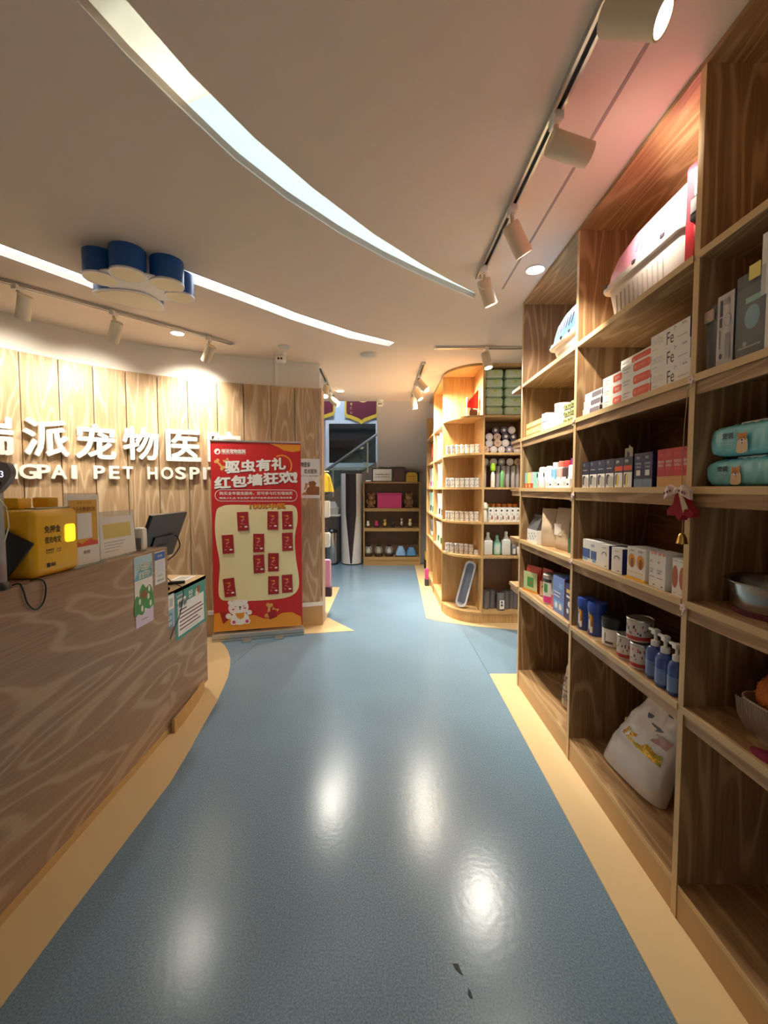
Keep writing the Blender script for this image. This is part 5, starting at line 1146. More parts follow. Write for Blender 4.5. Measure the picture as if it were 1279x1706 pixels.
b = MB(); b.ball(Mo @ Vector((0,.056,.022)), .008, 0, 12); b.build('knot', BOWC, t, smooth=60)
b = MB(); b.prism([(.0,.05), (.014,.046), (.046,.0), (.028,-.003), (.024,-.014)], .013, .016, 0, Mo); b.build('ribbon_tail', mat('ribbon tail tan', (196,170,140), .6), t)
b = MB(); b.tube([Mo @ Vector(p) for p in ((.002,-.03,0), (.003,-.055,0), (.002,-.078,0))], .0012, 6); b.build('cord', mat('string tan', (176,150,110), .7), t)
b = MB(); c_ = Mo @ Vector((.002,-.112,0)); b.lathe([(.017,0), (.015,.006), (.0125,.020), (.008,.030), (.003,.034), (0,.034)], 20, (c_.x,c_.y,c_.z)); b.ball((c_.x,c_.y,c_.z), .004, 0, 8); b.build('bell', BRASS, t, smooth=40)
# ================================================================== CURVED CORNER SHELF
YF = 4.50; YB = 4.90; XD = 1.03; XS2 = .67; YC = 4.97
CL = [2.185, 1.80, 1.44, 1.075, .715]
WOOD_K = wood('corner shelf laminate', (204,164,108), (178,138,88), (218,182,130), 'z', 2.4, .12, 7, rough=.4, ring_amt=.3)
t = thing('corner_shelf', 'wooden display shelf with a rounded corner, standing across the far right', 'shelf', (1.2, 4.8, 0))
def arcp(k=1.0, n=14):
    return [(XD-(XD-XS2)*k*math.sin(math.pi/2*i/n), YC-(YC-YF)*k*math.cos(math.pi/2*i/n)) for i in range(n+1)]
def quarter(z0, z1, k=1.0): b = MB(); b.prism([(XD, YC)]+arcp(k)[::-1] if False else arcp(k)[::-1]+[(XD, YC)], z0, z1); return b
def board(z0, z1, name):
    q = quarter(z0, z1); q.build(name, WOOD_K, t)
    b = MB(); b.box(XD+.0115, 2.3, YF+.002, YB, z0, z1); b.build(name, WOOD_K, t)
    for y0, y1 in ((YC+.0115, 5.868), (5.892, 6.80)):
        b = MB(); b.box(XS2+.002, 1.02, y0, y1, z0, z1); b.build(name, WOOD_K, t)
for z in CL: board(z-.022, z, 'shelf_board')
board(.10, .12, 'bottom_board'); board(2.685, 2.709, 'top_board')
b = MB(); b.prism(arcp(.985)[::-1]+[(XD, YC)], 0, .0995); b.build('kick_board', WOOD_K, t, smooth=30)
b = MB(); b.box(XD+.0115, 2.3, YF+.012, YF+.024, 0, .0995); b.build('kick_board', WOOD_K, t)
b = MB(); b.box(XS2+.012, XS2+.024, YC+.0115, 6.80, 0, .0995); b.build('kick_board', WOOD_K, t)
for x in (XD, 1.475, 1.92):
    b = MB(); b.box(x-.0115, x+.0115, YF, YB, 0, 2.7); b.seed = [x*3]*6; b.build('upright', WOOD_K, t)
for y in (YC, 5.88, 6.81):
    b = MB(); b.box(XS2, XD, y-.0115, y+.0115, 0, 2.7); b.seed = [y]*6; b.build('upright', WOOD_K, t)
b = MB(); b.box(XD, 2.3, YB, YB+.015, 0, 2.7); b.build('back_panel', wood('corner back laminate', (150,112,84), (132,96,72), (164,126,96), 'z', 2.4, .12, 7, ring_amt=.3), t)
b = MB(); b.box(1.02, 1.035, YB+.016, 6.82, 0, 2.7); b.build('back_panel', WOOD_K, t)

# --- right compartment: folded packs, rolls, tubes, boxes, bottles, cups
first = None
for c in range(2):
    for k in range(5):
        lab = f'pale green wrapped pad pack, {["lowest","second lowest","middle","second from top","topmost"][k]} of the {["left","right"][c]} stack'
        x, z = 1.150+c*.200, CL[0]+k*.0965
        if first is None:
            t = thing('pad_pack', lab, 'pad pack', (x,4.68,z), 'green pad packs')
            b = MB(); b.rbox(-.094,.094,-.13,.13,.0008,.095,.028,seg=4); b.build('wrapper', PGREEN, t, local=True, smooth=50)
            b = MB(); M = FY(-.094,-.1305,0); b.q2(M,.09,.05,.12,.075,0,.0005); b.q2(M,.02,.015,.17,.022,1,.0005); b.q2(M,.03,.04,.08,.07,2,.0005); b.q2(M,.125,.035,.165,.06,2,.0005); b.build('print', [mat('pack lime', (196,206,90), .4), WHITE, mat('pack pale print', (206,222,196), .4)], t, local=True)
            first = t
        else: o = dup(first, (x,4.68-.006*((k*3+c) % 3),z), lab, rot=(0,0,R(((k*5+c*3) % 5-2)*1.2)))
# heap of rolls
random.seed(4)
rows = [(5, 0., 0), (5, .5, 1), (4, .5, 2), (3, 1.3, 3)]; rn = 0
RT = [(mat('roll cream', (206,172,148), .5)), (mat('roll pale', (206,198,196), .5)), (mat('roll dark', (74,64,76), .45)), (mat('roll grey', (140,132,140), .5))]
proto = {}
RDESC = ['pinkish', 'pale', 'dark', 'grey']
NR = {0: 'bottom', 1: 'second', 2: 'third', 3: 'top'}
kinds = [[0,1,1,3,1], [1,0,1,2,0], [1,0,2,2], [2,2,1]]
for n_, off, r_ in rows:
    for i in range(n_):
        kd = kinds[r_][i]; x = 1.082+.083*(i+off); z = CL[1]+.0400+.0685*r_
        lab = f'{ORD[i]} roll from the left in the {NR[r_]} row of the roll heap'
        if kd not in proto:
            o = thing('wrapped_roll', lab, 'roll', (x,4.62,z), 'heap of wrapped rolls')
            b = MB(); M = frame((0,0,0), (1,0,0), (0,0,1)); Mr = M @ Matrix.Translation((0,0,-.17))
            b.lathe([(.030,0), (.0385,.006), (.0385,.20), (0,.20)], 20, M=Mr); b.build('roll', RT[kd], o, local=True, smooth=40)
            b = MB(); M2 = frame((0,-.0305,0), (1,0,0), (0,0,1)); b.d2(M2,0,0,.029,0,.0005); 
            if kd == 0:
                b.d2(M2,0,0,.024,1,.001); b.d2(M2,0,0,.022,0,.0014); b.q2(M2,-.012,-.004,.012,.004,1,.0018)
            else: b.q2(M2,-.014,-.012,.016,.016,2,.001)
            b.build('end_label', [RT[kd], DGREY, mat('roll sticker', (226,214,206), .4)], o, local=True); proto[kd] = o
            o.location.y = 4.62+.03
        else: o = dup(proto[kd], (x, 4.65+random.uniform(-.02,.03), z), lab)
        o.rotation_euler = (0, random.uniform(-1.5,1.5), 0)
        M_ = Matrix.Translation((0, .0, 0))
# clear tubes and sprays standing below
tp = None
CLR2 = clear('cloudy plastic', (222,220,222), .45)
for i, x in enumerate((1.075,1.225,1.278,1.330,1.385,1.438)):
    lab = f'{ORD[i]} clear plastic tube from the left in the tube compartment'
    if tp is None:
        tp = thing('clear_tube', lab, 'tube', (x,4.66,CL[2]), 'standing clear tubes')
        b = MB(); b.lathe([(.022,0), (.024,.003), (.024,.225), (.022,.23), (0,.23)], 18, (0,0,0)); b.build('tube', CLR2, tp, local=True, smooth=40)
        b = MB(); b.lathe([(.016,.004), (.016,.21), (0,.21)], 14, (0,0,0)); b.build('filling', mat('tube filling', (196,190,196), .6), tp, local=True, smooth=40)
    else: dup(tp, (x,4.66+.012*(i % 2),CL[2]), lab)
rp = None
for i, (x, kd) in enumerate(((1.085,1), (1.175,1), (1.262,3), (1.352,1), (1.435,0))):
    dup(proto[kd], (x,4.69,CL[2]+.232+.0395), f'{ORD[i]} roll from the left lying on top of the clear tubes')
def spray(label, x, y, z, capm, bodym, h=.24):
    t = thing('spray_bottle', label, 'spray bottle', (x,y,z))
    b = MB(); b.lathe([(.022,0), (.024,.004), (.022,h*.5), (.014,h*.62), (.012,h*.66), (0,h*.66)], 20, (x,y,z)); b.build('body', bodym, t, smooth=40)
    b = MB(); b.lathe([(.013,h*.65), (.026,h*.70), (.028,h*.88), (.015,h), (0,h)], 20, (x,y,z)); b.build('cap', capm, t, smooth=40)
spray('white spray bottle with a lime green cap among the clear tubes', 1.150, 4.58, CL[2], LGREEN, WHITE, .255)
b = MB(); b.lathe([(.018,0), (.020,.003), (.020,.15), (.012,.16), (.012,.175), (0,.175)], 18, (1.245,4.575,CL[2])); o = b.build('green_bottle', mat('green tube print', (120,190,120), .35), loc=(1.245,4.575,CL[2]), smooth=40); tag(o, 'slim green bottle among the clear tubes', 'bottle')
# white cartons with orange capped bottles behind
wp = None
for i in range(6):
    x = 1.130+.058*i; lab = f'{ORD[i]} white carton from the left in front of the orange-capped bottles'
    if wp is None:
        wp = thing('white_carton', lab, 'box', (x,4.575,CL[3]), 'white cartons before the orange caps')
        b = MB(); b.box(-.0275,.0275,-.025,.025,.0,.150); M = FY(-.0275,-.0255,0)
        b.q2(M,.012,.11,.03,.13,1); b.t2(M,'狗',.010,.07,.026,.09,1); b.p2(M,[(.030,.02),(.046,.03),(.044,.06),(.034,.075),(.028,.05)],2); b.q2(M,.008,.015,.024,.05,3); b.build('carton', [WHITE, DGREY, BROWN, LGREY], wp, local=True)
    else: dup(wp, (x,4.575,CL[3]), lab)
op = None
for i in range(6):
    x = 1.118+.060*i; lab = f'{ORD[i]} orange-capped bottle from the left behind the white cartons'
    if op is None:
        op = thing('capped_bottle', lab, 'bottle', (x,4.68,CL[3]), 'orange-capped bottles')
        b = MB(); b.lathe([(.026,0), (.027,.003), (.027,.15), (.022,.16), (0,.16)], 18, (0,0,0)); b.build('body', WHITE, op, local=True, smooth=40)
        b = MB(); b.lathe([(.026,.155), (.027,.158), (.027,.182), (.024,.186), (0,.186)], 18, (0,0,0)); b.build('cap', mat('bottle cap orange', (232,140,40), .35), op, local=True, smooth=40)
    else: dup(op, (x,4.68,CL[3]), lab)
spray('small white spray bottle at the left end before the divider', 1.068, 4.57, CL[3], WHITE, WHITE, .205)
t = lathe_thing('bottle', 'white bottle with a lime green band left of the white cartons', 'bottle', 1.100, 4.63, CL[3], [('body', [(.026,0), (.027,.004), (.027,.13), (.02,.145), (0,.145)], WHITE), ('cap', [(.027,.13), (.027,.17), (0,.17)], LGREEN)])
# bottles row
def jug(label, x, y, z, w_, h, m, capm, grp=None):
    t = thing('bottle', label, 'bottle', (x,y,z), grp)
    b = MB(); b.rbox(x-w_/2, x+w_/2, y-.035, y+.035, z+.0004, z+h*.68, .016, seg=3); b.loft([rrect(x-w_*.4,x+w_*.4,y-.03,y+.03,z+h*.66,.015), rrect(x-.014,x+.014,y-.014,y+.014,z+h*.84,.012)]); b.build('body', m, t, smooth=50)
    b = MB(); b.lathe([(.016,h*.82), (.017,h*.98), (.012,h), (0,h)], 18, (x,y,z)); b.build('cap', capm, t, smooth=40)
    b = MB(); b.box(x-w_*.28, x+w_*.22, y-.0358, y-.0352, z+h*.12, z+h*.5); b.build('label', mat('label off white', (216,214,206), .45), t)
jug('clear white jug at the left of the bottle compartment', 1.110, 4.60, CL[4], .095, .245, mat('milky plastic', (222,224,218), .3), WHITE)
jug('mint green bottle between the two white jugs', 1.212, 4.62, CL[4], .075, .215, MINT, MINT)
jug('white jug with a dark logo right of the mint bottle', 1.300, 4.59, CL[4], .092, .255, mat('milky plastic', (222,224,218), .3), WHITE)
jug('small grey bottle near the right of the bottle compartment', 1.385, 4.60, CL[4], .055, .150, mat('grey bottle', (120,116,122), .35), WHITE)
jug('small white bottle with red print at the right of the bottle compartment', 1.440, 4.60, CL[4], .045, .140, WHITE, RED)
# clear cups at the bottom
cp = None
for i, x in enumerate((1.115,1.185,1.330,1.390,1.440)):
    lab = f'{ORD[i]} clear storage pot from the left in the bottom compartment'
    if cp is None:
        cp = thing('storage_pot', lab, 'pot', (x,4.66,.1205), 'clear storage pots')
        b = MB(); b.lathe([(.034,0), (.038,.004), (.042,.19), (.045,.195), (.041,.197), (.036,.01), (0,.008)], 22, (0,0,0)); b.build('pot', clear('smoky plastic', (176,172,176), .55), cp, local=True, smooth=40)
    else: dup(cp, (x,4.66+.02*(i % 2),.1205), lab)
t = lathe_thing('storage_pot', 'clear storage pot with a white label in front of the others', 'pot', 1.255, 4.60, .1205, [('pot', [(.036,0), (.04,.004), (.042,.19), (.038,.192), (.035,.01), (0,.008)], clear('smoky plastic', (176,172,176), .55))])
b = MB(); b.box(1.235,1.285,4.557,4.5576,.14,.235); b.q2(FY(1.235,4.557,.14),.012,.03,.035,.05,1); b.q2(FY(1.235,4.557,.14),.015,.06,.03,.085,1); b.build('label', [WHITE, DGREY], t)

# --- rounded corner compartments: cans two high, figure, flag, tray
canp = {}
def cans(lev, name, h, r, mats_, n, hi, desc):
    k0 = None
    for i in range(n):
        f = i/(n-1); x = .712+.284*f; y = 4.815-.175*f
        for k in range(2 if hi > 0 else 1):
            if hi == 1 and i == n-1 and k == 1: continue
            lab = f'{ORD[i]} {["lower","upper"][k]} can from the left, {name}'
            if k0 is None:
                k0 = thing('food_can', lab, 'can', (x,y,CL[lev]), f'{desc} cans {name}')
                b = MB(); b.lathe([(r*.94,0), (r,.002), (r,h-.002), (r*.94,h), (r*.9,h-.002), (0,h-.002)], 18, (0,0,0), ms=[1,0,1,1,1]); b.build('can', [mats_[0], ALU], k0, local=True, smooth=35)
                b = MB()
                for q in range(12):
                    a = 2*math.pi*q/12; a1 = a+.30; z0, z1 = h*(.30+.12*(q % 3)), h*(.52+.12*(q % 3))
                    b.add([((r+.0004)*math.cos(a), (r+.0004)*math.sin(a), z0), ((r+.0004)*math.cos(a1), (r+.0004)*math.sin(a1), z0), ((r+.0004)*math.cos(a1), (r+.0004)*math.sin(a1), z1), ((r+.0004)*math.cos(a), (r+.0004)*math.sin(a), z1)], [(0,1,2,3)], 0)
                b.build('label', mats_[1], k0, local=True)
            else: dup(k0, (x,y,CL[lev]+k*(h+.0006)), lab, rot=(0,0,R(37*(i+k))))
cans(1, 'second shelf of the rounded corner', .050, .0262, (mat('can white', (226,224,220), .35), mat('can blue ink', (110,138,180), .4)), 7, 2, 'white and blue')
cans(2, 'third shelf of the rounded corner', .051, .0262, (mat('can silver white', (214,216,218), .35), mat('can slate ink', (110,118,132), .4)), 7, 2, 'white and slate')
cans(3, 'fourth shelf of the rounded corner', .052, .0262, (mat('can cream white', (228,222,212), .35), mat('can grey ink', (140,132,126), .4)), 7, 2, 'cream and grey')
cans(4, 'on the lowest rounded shelf', .054, .0262, (mat('can plain white', (222,216,208), .35), mat('can brown ink', (140,128,126), .4)), 7, 1, 'pale')
b = MB(); b.lathe([(.045,0), (.045,.012), (.02,.018), (.017,.05), (.024,.09), (.014,.13), (.022,.17), (.026,.20), (.015,.225), (0,.228)], 24, (.905,4.72,CL[0])); o = b.build('trophy', mat('trophy pale', (206,196,174), .3), loc=(.905,4.72,CL[0]), smooth=50); tag(o, 'pale slim trophy on the top rounded shelf', 'trophy')
t = thing('trophy', 'dark trophy block beside the pale trophy, behind the red flag', 'trophy', (.965,4.76,CL[0]))
b = MB(); b.rbox(.925,1.01,4.73,4.80,CL[0],CL[0]+.10,.008); b.build('base', DBROWN, t); b = MB(); b.lathe([(.012,.10), (.03,.16), (.02,.20), (.028,.22), (0,.222)], 18, (.955,4.765,CL[0])); b.build('figure', mat('bronze dark', (66,54,46), .35, .6), t, smooth=50)
t = thing('pennant_flag', 'small red triangular flag on a thin pole, top rounded shelf', 'flag', (1.000,4.66,CL[0]))
b = MB(); b.cyl((1.000,4.66,CL[0]), (1.003,4.66,CL[0]+.30), .003, n=8); b.lathe([(.02,0), (.02,.006), (0,.007)], 14, (1.0,4.66,CL[0])); b.build('pole', ALU, t, smooth=40)
b = MB(); fl = []
for j in range(9):
    f = j/8; x = 1.0015-.115*f; c = .19-.06*f; hh = .105*(1-f*.80); yy = 4.66-.012*math.sin(f*5); fl += [(x,yy,CL[0]+c-hh), (x,yy,CL[0]+c+hh)]
b.add(fl, [(2*j,2*j+1,2*j+3,2*j+2) for j in range(8)]); b.add([(p[0],p[1]+.0012,p[2]) for p in fl], [(2*j,2*j+2,2*j+3,2*j+1) for j in range(8)]); b.build('cloth', RED, t, smooth=60)
b = MB(); o_ = [(x, y) for x, y, z in rrect(-.062,.062,-.255,.255,0,.055)]; i_ = [(x, y) for x, y, z in rrect(-.044,.044,-.235,.235,0,.042)]
n = len(o_)
b.loft([[(x*.80,y*.94,-.06) for x, y in o_], [(x,y,0) for x, y in o_], [(x*1.05,y*1.02,.003) for x, y in o_], [(x*1.02,y*1.01,.008) for x, y in o_], [(x,y,.004) for x, y in i_], [(x*.82,y*.95,-.050) for x, y in i_]], ms=[0,0,1,1,2])
o = b.build('litter_tray', [mat('tray slate blue', (84,92,116), .45), mat('tray rim', (206,204,206), .4), mat('tray inner', (150,152,166), .5)], loc=(.895,4.68,.385), local=True, smooth=40, rot=(R(82), R(12), R(-32)))
tag(o, 'slate blue oval tray leaning in the bottom of the rounded corner', 'tray')

# --- receding side: upright food bags seen edge-on
bp_ = {}
def sidebags(lev, y0, y1, n, h, mats_, desc, where):
    k0 = None
    for i in range(n):
        y = y0+(y1-y0)*(i+.5)/n; lab = f'{ORD[i]} {desc} from the front, {where}'
        if k0 is None:
            k0 = thing('food_bag', lab, 'food bag', (XS2+.15,y,CL[lev] if lev < 5 else .12), desc+'s '+where)
            b = MB(); b.loft(pouch(.24, h, min(.085, (y1-y0)/n*.85), lev*7+int(y0*10), wr=.003, n=20, k=9)); b.build('bag', mats_[0], k0, local=True, smooth=60)
            D_ = min(.085, (y1-y0)/n*.85); b = MB(); M = frame((-.12,-D_/2-.002,0), (1,0,0), (0,0,1))
            b.q2(M,.02,h*.08,.22,h*.34,0,.001); b.q2(M,.06,h*.42,.20,h*.55,1,.001); b.build('print', mats_[1:], k0, local=True)
            k0.rotation_euler = (0,0,R(-14))
        else: dup(k0, (XS2+.15+.01*(i % 2),y,CL[lev]), lab, rot=(R(((i*7) % 5-2)*1.5), 0, R(-12-((i*5) % 4)*3)))
WB = mat('bag white gloss', (228,224,216), .3, bump=(12,.3,.01)); GB_ = mat('bag pale mint', (170,206,196), .35, bump=(12,.3,.01)); RB = mat('bag coral', (214,90,70), .4); IB = mat('bag ink dark', (52,50,56), .5)
NB, FB = 'near side bay', 'far side bay'
sidebags(0, 5.05, 5.35, 2, .36, (WB, IB, LGREY), 'big white bag', f'top shelf of the {NB}')
sidebags(1, 5.02, 5.84, 5, .33, (WB, mat('bag blue grey', (110,124,140), .5), IB), 'glossy white bag', f'second shelf of the {NB}')
sidebags(2, 5.02, 5.84, 6, .31, (WB, LGREY, IB), 'white bag', f'third shelf of the {NB}')
sidebags(3, 5.02, 5.84, 6, .29, (WB, IB, LGREY), 'white print bag', f'fourth shelf of the {NB}')
sidebags(4, 5.02, 5.84, 5, .28, (WB, GREEN, IB), 'white and green bag', f'lowest shelf of the {NB}')
sidebags(1, 5.95, 6.70, 4, .30, (RB, IB, RED), 'coral bag', f'second shelf of the {FB}')
sidebags(2, 5.95, 6.75, 5, .29, (WB, HPINK, IB), 'white and pink bag', f'third shelf of the {FB}')
sidebags(3, 5.95, 6.75, 5, .30, (GB_, IB, WHITE), 'pale mint bag', f'fourth shelf of the {FB}')
sidebags(4, 5.95, 6.75, 4, .24, (mat('bag mid grey', (120,120,128), .4), WHITE, IB), 'grey bag', f'lowest shelf of the {FB}')
b = MB(); b.ball((.80,5.10,.26), (.05,.12,.14), 0, 20); b.ball((.80,5.10,.26), (.052,.085,.10), 1, 20); o = b.build('pet_cushion', [mat('cushion green', (90,120,104), .8), WHITE], loc=(.80,5.10,.26), smooth=60); tag(o, 'white round cushion with a green edge in the bottom of the side bay', 'cushion')
t = thing('toy_pack', 'pink and dark packet leaning by the far side bay on the floor', 'packet', (.63,6.30,.003)); b = MB(); b.rbox(.60,.66,6.26,6.36,.004,.10,.006); b.build('lower_box', DGREY, t); b = MB(); b.rbox(.605,.655,6.27,6.35,.101,.25,.006); b.build('upper_box', HPINK, t)

# ================================================================== FAR END
# wood rack with hanging pet clothes past the corner shelf
t = thing('clothes_rack', 'narrow wooden rack with pet clothes beyond the corner shelf', 'rack', (.98,7.4,0))
b = MB(); b.box(.90,1.10,6.95,6.975,0,1.95); b.box(.90,1.10,7.82,7.845,0,1.95); b.box(1.085,1.10,6.975,7.82,0,1.95); b.build('frame', WOOD_K, t)
for z in (.10,.55,1.95):
    b = MB(); b.box(.90,1.10,6.95,7.845,z-.02,z); b.build('shelf_board', WOOD_K, t)
b = MB(); b.cyl((.84,6.98,1.62), (.84,7.80,1.62), .008, n=10); b.cyl((.84,6.98,1.15), (.84,7.80,1.15), .008, n=10)
for z in (1.62, 1.15):
    for y in (6.98,7.80): b.cyl((.84,y,z), (1.09,y,z), .006, n=8)
b.build('rails', ALU, t, smooth=40)
def garment(label, x, y, z, m, w_=.22, h=.30, cat='pet clothes', rz=0):
    t = thing('pet_coat', label, cat, (x,y,z), None)
    b = MB(); n = 18; rings = []
    for j in range(10):
        v = j/9; ww = w_*(.42+.58*v**.8)*(1 if v > .12 else .6+v*3.3); d = .035+.03*v
        rings.append([(x+ww/2*math.cos(2*math.pi*i/n)*math.cos(rz)-d*(math.sin(2*math.pi*i/n)*(1+.25*math.sin(5*2*math.pi*i/n)))*math.sin(rz), y+ww/2*math.cos(2*math.pi*i/n)*math.sin(rz)+d*(math.sin(2*math.pi*i/n)*(1+.25*math.sin(5*2*math.pi*i/n)))*math.cos(rz), z-v*h) for i in range(n)])
    b.loft(rings); b.build('cloth', m, t, smooth=60)
    b = MB(); b.tube([(x,y,z-.01), (x,y,z+.018), (x+.012*math.sin(rz),y,z+.03)], .003, 6); b.build('hanger', ALU, t)
garment('yellow pet coat on the rack beside the far low shelf', .84, 7.55, 1.585, mat('coat yellow', (226,196,40), .6), .24, .42, rz=R(75))
garment('pink pet coat hanging below the yellow one', .84, 7.50, 1.115, mat('coat pink', (222,150,180), .7), .22, .40, rz=R(75))
garment('black and yellow pet coat low on the rack', .84, 7.15, 1.115, mat('coat dark', (60,50,40), .7), .18, .30, rz=R(75))
t = thing('toy_box', 'black and yellow box on the floor by the clothes rack', 'box', (.80,7.7,.003)); b = MB(); b.rbox(.72,.86,7.62,7.78,.004,.16,.01); b.build('box', BLACK, t); b = MB(); b.rbox(.73,.85,7.63,7.77,.161,.30,.01); b.build('lid', mat('toy yellow', (206,166,50), .5), t)

# far low shelf
t = thing('low_shelf', 'low wooden shelf against the sloping stair soffit at the far end', 'shelf', (.145,8.16,0))
WF = wood('far shelf laminate', (176,140,86), (152,118,70), (192,156,102), 'x', 2.2, .12, 7, ring_amt=.25)
for x in (-.386,.652):
    b = MB(); b.box(x,x+.025,8.0,8.33,0,1.53); b.build('side_panel', WF, t)
b = MB(); b.box(-.395,.69,7.99,8.335,1.53,1.556); b.build('top', WF, t)
for z0, z1 in ((1.04,1.068), (.668,.698), (.125,.155)):
    b = MB(); b.box(-.361,.652,8.002,8.33,z0,z1); b.box(-.361,.652,8.002,8.014,z0-.03,z0-.0003); b.build('shelf_board', WF, t)
b = MB(); b.box(-.361,.652,8.01,8.02,0,.0945); b.build('kick_board', WF, t)
b = MB(); b.box(-.386,.677,8.33,8.342,0,1.53); b.build('back_panel', wood('far back laminate', (110,82,58), (96,70,50), (122,92,66), 'z', 2.2, .12, 7, ring_amt=.2), t)
def framed(label, x0, x1, z, h, mats_, kind):
    t = thing('picture_frame' if kind < 2 else 'gift_box', label, 'picture frame' if kind < 2 else 'box', ((x0+x1)/2,8.16,z), None)
    M = frame((x0,8.12,z), (1,0,0), (0,.14,1)); W_ = x1-x0
    b = MB()
    for a, c, d, e in ((0,W_,0,.018), (0,W_,h-.018,h), (0,.018,.018,h-.018), (W_-.018,W_,.018,h-.018)): b.box(a,c,d,e,-.012,.012,0,M)
    b.build('frame', mats_[0], t)
    b = MB(); b.box(.018,W_-.018,.018,h-.018,-.006,.002,0,M)
    if kind == 0:
        b.t2(M,'关爱动物从我们',.06,h*.50,W_-.06,h*.58,1,.003,.03); b.t2(M,'开始守护它们',.06,h*.33,W_-.06,h*.40,1,.003,.02)
    else:
        for i in range(6): b.q2(M,.04,.04+i*h*.14,W_-.04,.046+i*h*.14,1,.003)
    b.build('panel', mats_[1:], t)
framed('white certificate in a black frame on the far low shelf', -.225,.160,1.556,.262, [BLACK, WHITE, DGREY], 0)
framed('dark brown plaque leaning beside the white certificate', .175,.395,1.556,.275, [DBROWN, mat('plaque maroon', (78,48,52), .4), mat('plaque gold text', (104,70,62), .5)], 1)
t = thing('gift_box', 'yellow box at the right end of the far low shelf top', 'box', (.525,8.15,1.556)); b = MB(); b.box(.415,.625,8.10,8.22,1.556,1.69); b.prism([(.415,1.69),(.625,1.69),(.585,1.735),(.455,1.735)], -8.10, -8.10+.0 if 0 else -8.16, 0, Matrix(((1,0,0,0),(0,0,-1,0),(0,1,0,0),(0,0,0,1)))); M = FY(.415,8.0995,1.556); b.q2(M,.04,.095,.17,.112,1); b.d2(M,.06,.05,.012,1); b.d2(M,.14,.05,.012,1); b.build('box', [mat('gift yellow', (222,186,72), .5), mat('gift orange', (206,120,50), .5)], t)
b = MB(); b.box(.435,.665,8.24,8.26,1.556,1.73); o = b.build('dark_board', BLACK, loc=(.55,8.25,1.556)); tag(o, 'dark board standing behind the yellow box', 'board')
b = MB(); b.rbox(-.34,-.24,8.06,8.16,1.5565,1.585,.01); o = b.build('folded_cloth', WHITE, loc=(-.29,8.11,1.5565)); tag(o, 'small white folded item left of the white certificate', 'cloth')
def teddy(label, x, turn):
    t = thing('teddy_bear', label, 'teddy bear', (x,8.14,1.0685), 'brown teddy bears')
    b = MB(); z = 1.0685; s = turn
    b.ball((x,8.14,z+.085), (.058,.05,.080), 0, 20)
    b.ball((x+.01*s,8.125,z+.205), (.068,.058,.062), 0, 20)
    for q in (-1,1): b.ball((x+q*.052+.01*s,8.135,z+.262), (.024,.014,.024), 0, 14); b.ball((x+q*.045,8.09,z+.028), (.028,.045,.028), 0, 14); b.ball((x+q*.068,8.115,z+.115), (.020,.026,.050), 0, 14)
    b.build('body', TEDDY, t, smooth=60)
    b = MB(); b.ball((x+.03*s,8.070,z+.195), (.026,.022,.022), 0, 14); b.build('muzzle', mat('teddy muzzle', (196,160,116), .9), t, smooth=60)
    b = MB(); b.ball((x+.033*s,8.050,z+.203), .008, 0, 10); b.build('nose', BLACK, t, smooth=60)
    for q in (-1,1): b = MB(); b.ball((x+.022*s+q*.024,8.072,z+.225), .006, 0, 8); b.build('eye', BLACK, t, smooth=60)
teddy('brown teddy bear left of the pink box', -.245, 1); teddy('brown teddy bear right of the pink box', .465, .3)
t = thing('gift_box', 'bright pink plain box between the two teddy bears', 'box', (.105,8.14,1.0685)); b = MB(); b.rbox(-.125,.330,8.07,8.24,1.0685,1.345,.006); b.build('box', HPINK, t); b = MB(); b.rbox(-.130,.335,8.065,8.245,1.300,1.352,.004); b.build('lid', mat('hot pink lid', (206,56,124), .5), t)
FIG = [('white', WHITE), ('pink', HPINK), ('yellow', mat('fig yellow', (222,190,90), .5)), ('dark grey', DGREY), ('silver', ALU), ('cream', CREAMP)]
for i, (nm, m) in enumerate(FIG):
    x = -.30+.158*i; t = thing('figurine', f'small {nm} figurine, {ORD[i]} from the left on the middle far shelf', 'figurine', (x,8.12,.6985), 'figurines on the far shelf'); z = .6985
    b = MB(); hz_ = [.10,.10,.14,.16,.17,.15][i]
    b.rbox(x-.045,x+.045,8.085,8.165,z,z+.022 if i else z+.004,.003); b.build('stand', DBROWN, t)
    b = MB(); b.ball((x,8.12,z+.022+hz_*.32), (.034,.028,hz_*.32), 0, 14); b.ball((x,8.11,z+.022+hz_*.74), (.026,.024,.026), 0, 14)
    for q in (-1,1): b.ball((x+q*.018,8.11,z+.022+hz_*.74+.024), (.008,.006,.014), 0, 8)
    b.build('figure', m, t, smooth=60)
for i in range(3):
    x = -.295+.195*i; t = thing('glass_jar', f'{["left","middle","right"][i]} dark-based glass dome on the lowest far shelf', 'glass jar', (x,8.12,.1555), 'glass domes on the far shelf'); z = .1555
    b = MB(); b.lathe([(.075,0), (.078,.004), (.078,.05), (.07,.056), (0,.056)], 24, (x,8.12,z)); b.build('base', DBROWN, t, smooth=40)
    b = MB(); b.lathe([(.066,.056), (.080,.10), (.076,.15), (.05,.19), (.0,.195)], 24, (x,8.12,z)); b.build('dome', CLEARP, t, smooth=50)
    b = MB(); b.rbox(x-.035,x+.035,8.11,8.14,z+.057,z+.13,.008); b.ball((x,8.12,z+.145),(.02,.015,.018),0,10); b.build('figure', [CREAMP, mat('fig gold', (214,190,130), .4), WHITE][i], t, smooth=50)
    b = MB(); b.lathe([(.05,.189), (.052,.20), (.03,.206), (0,.206)], 20, (x,8.12,z)); b.build('lid', BLACK, t, smooth=40)
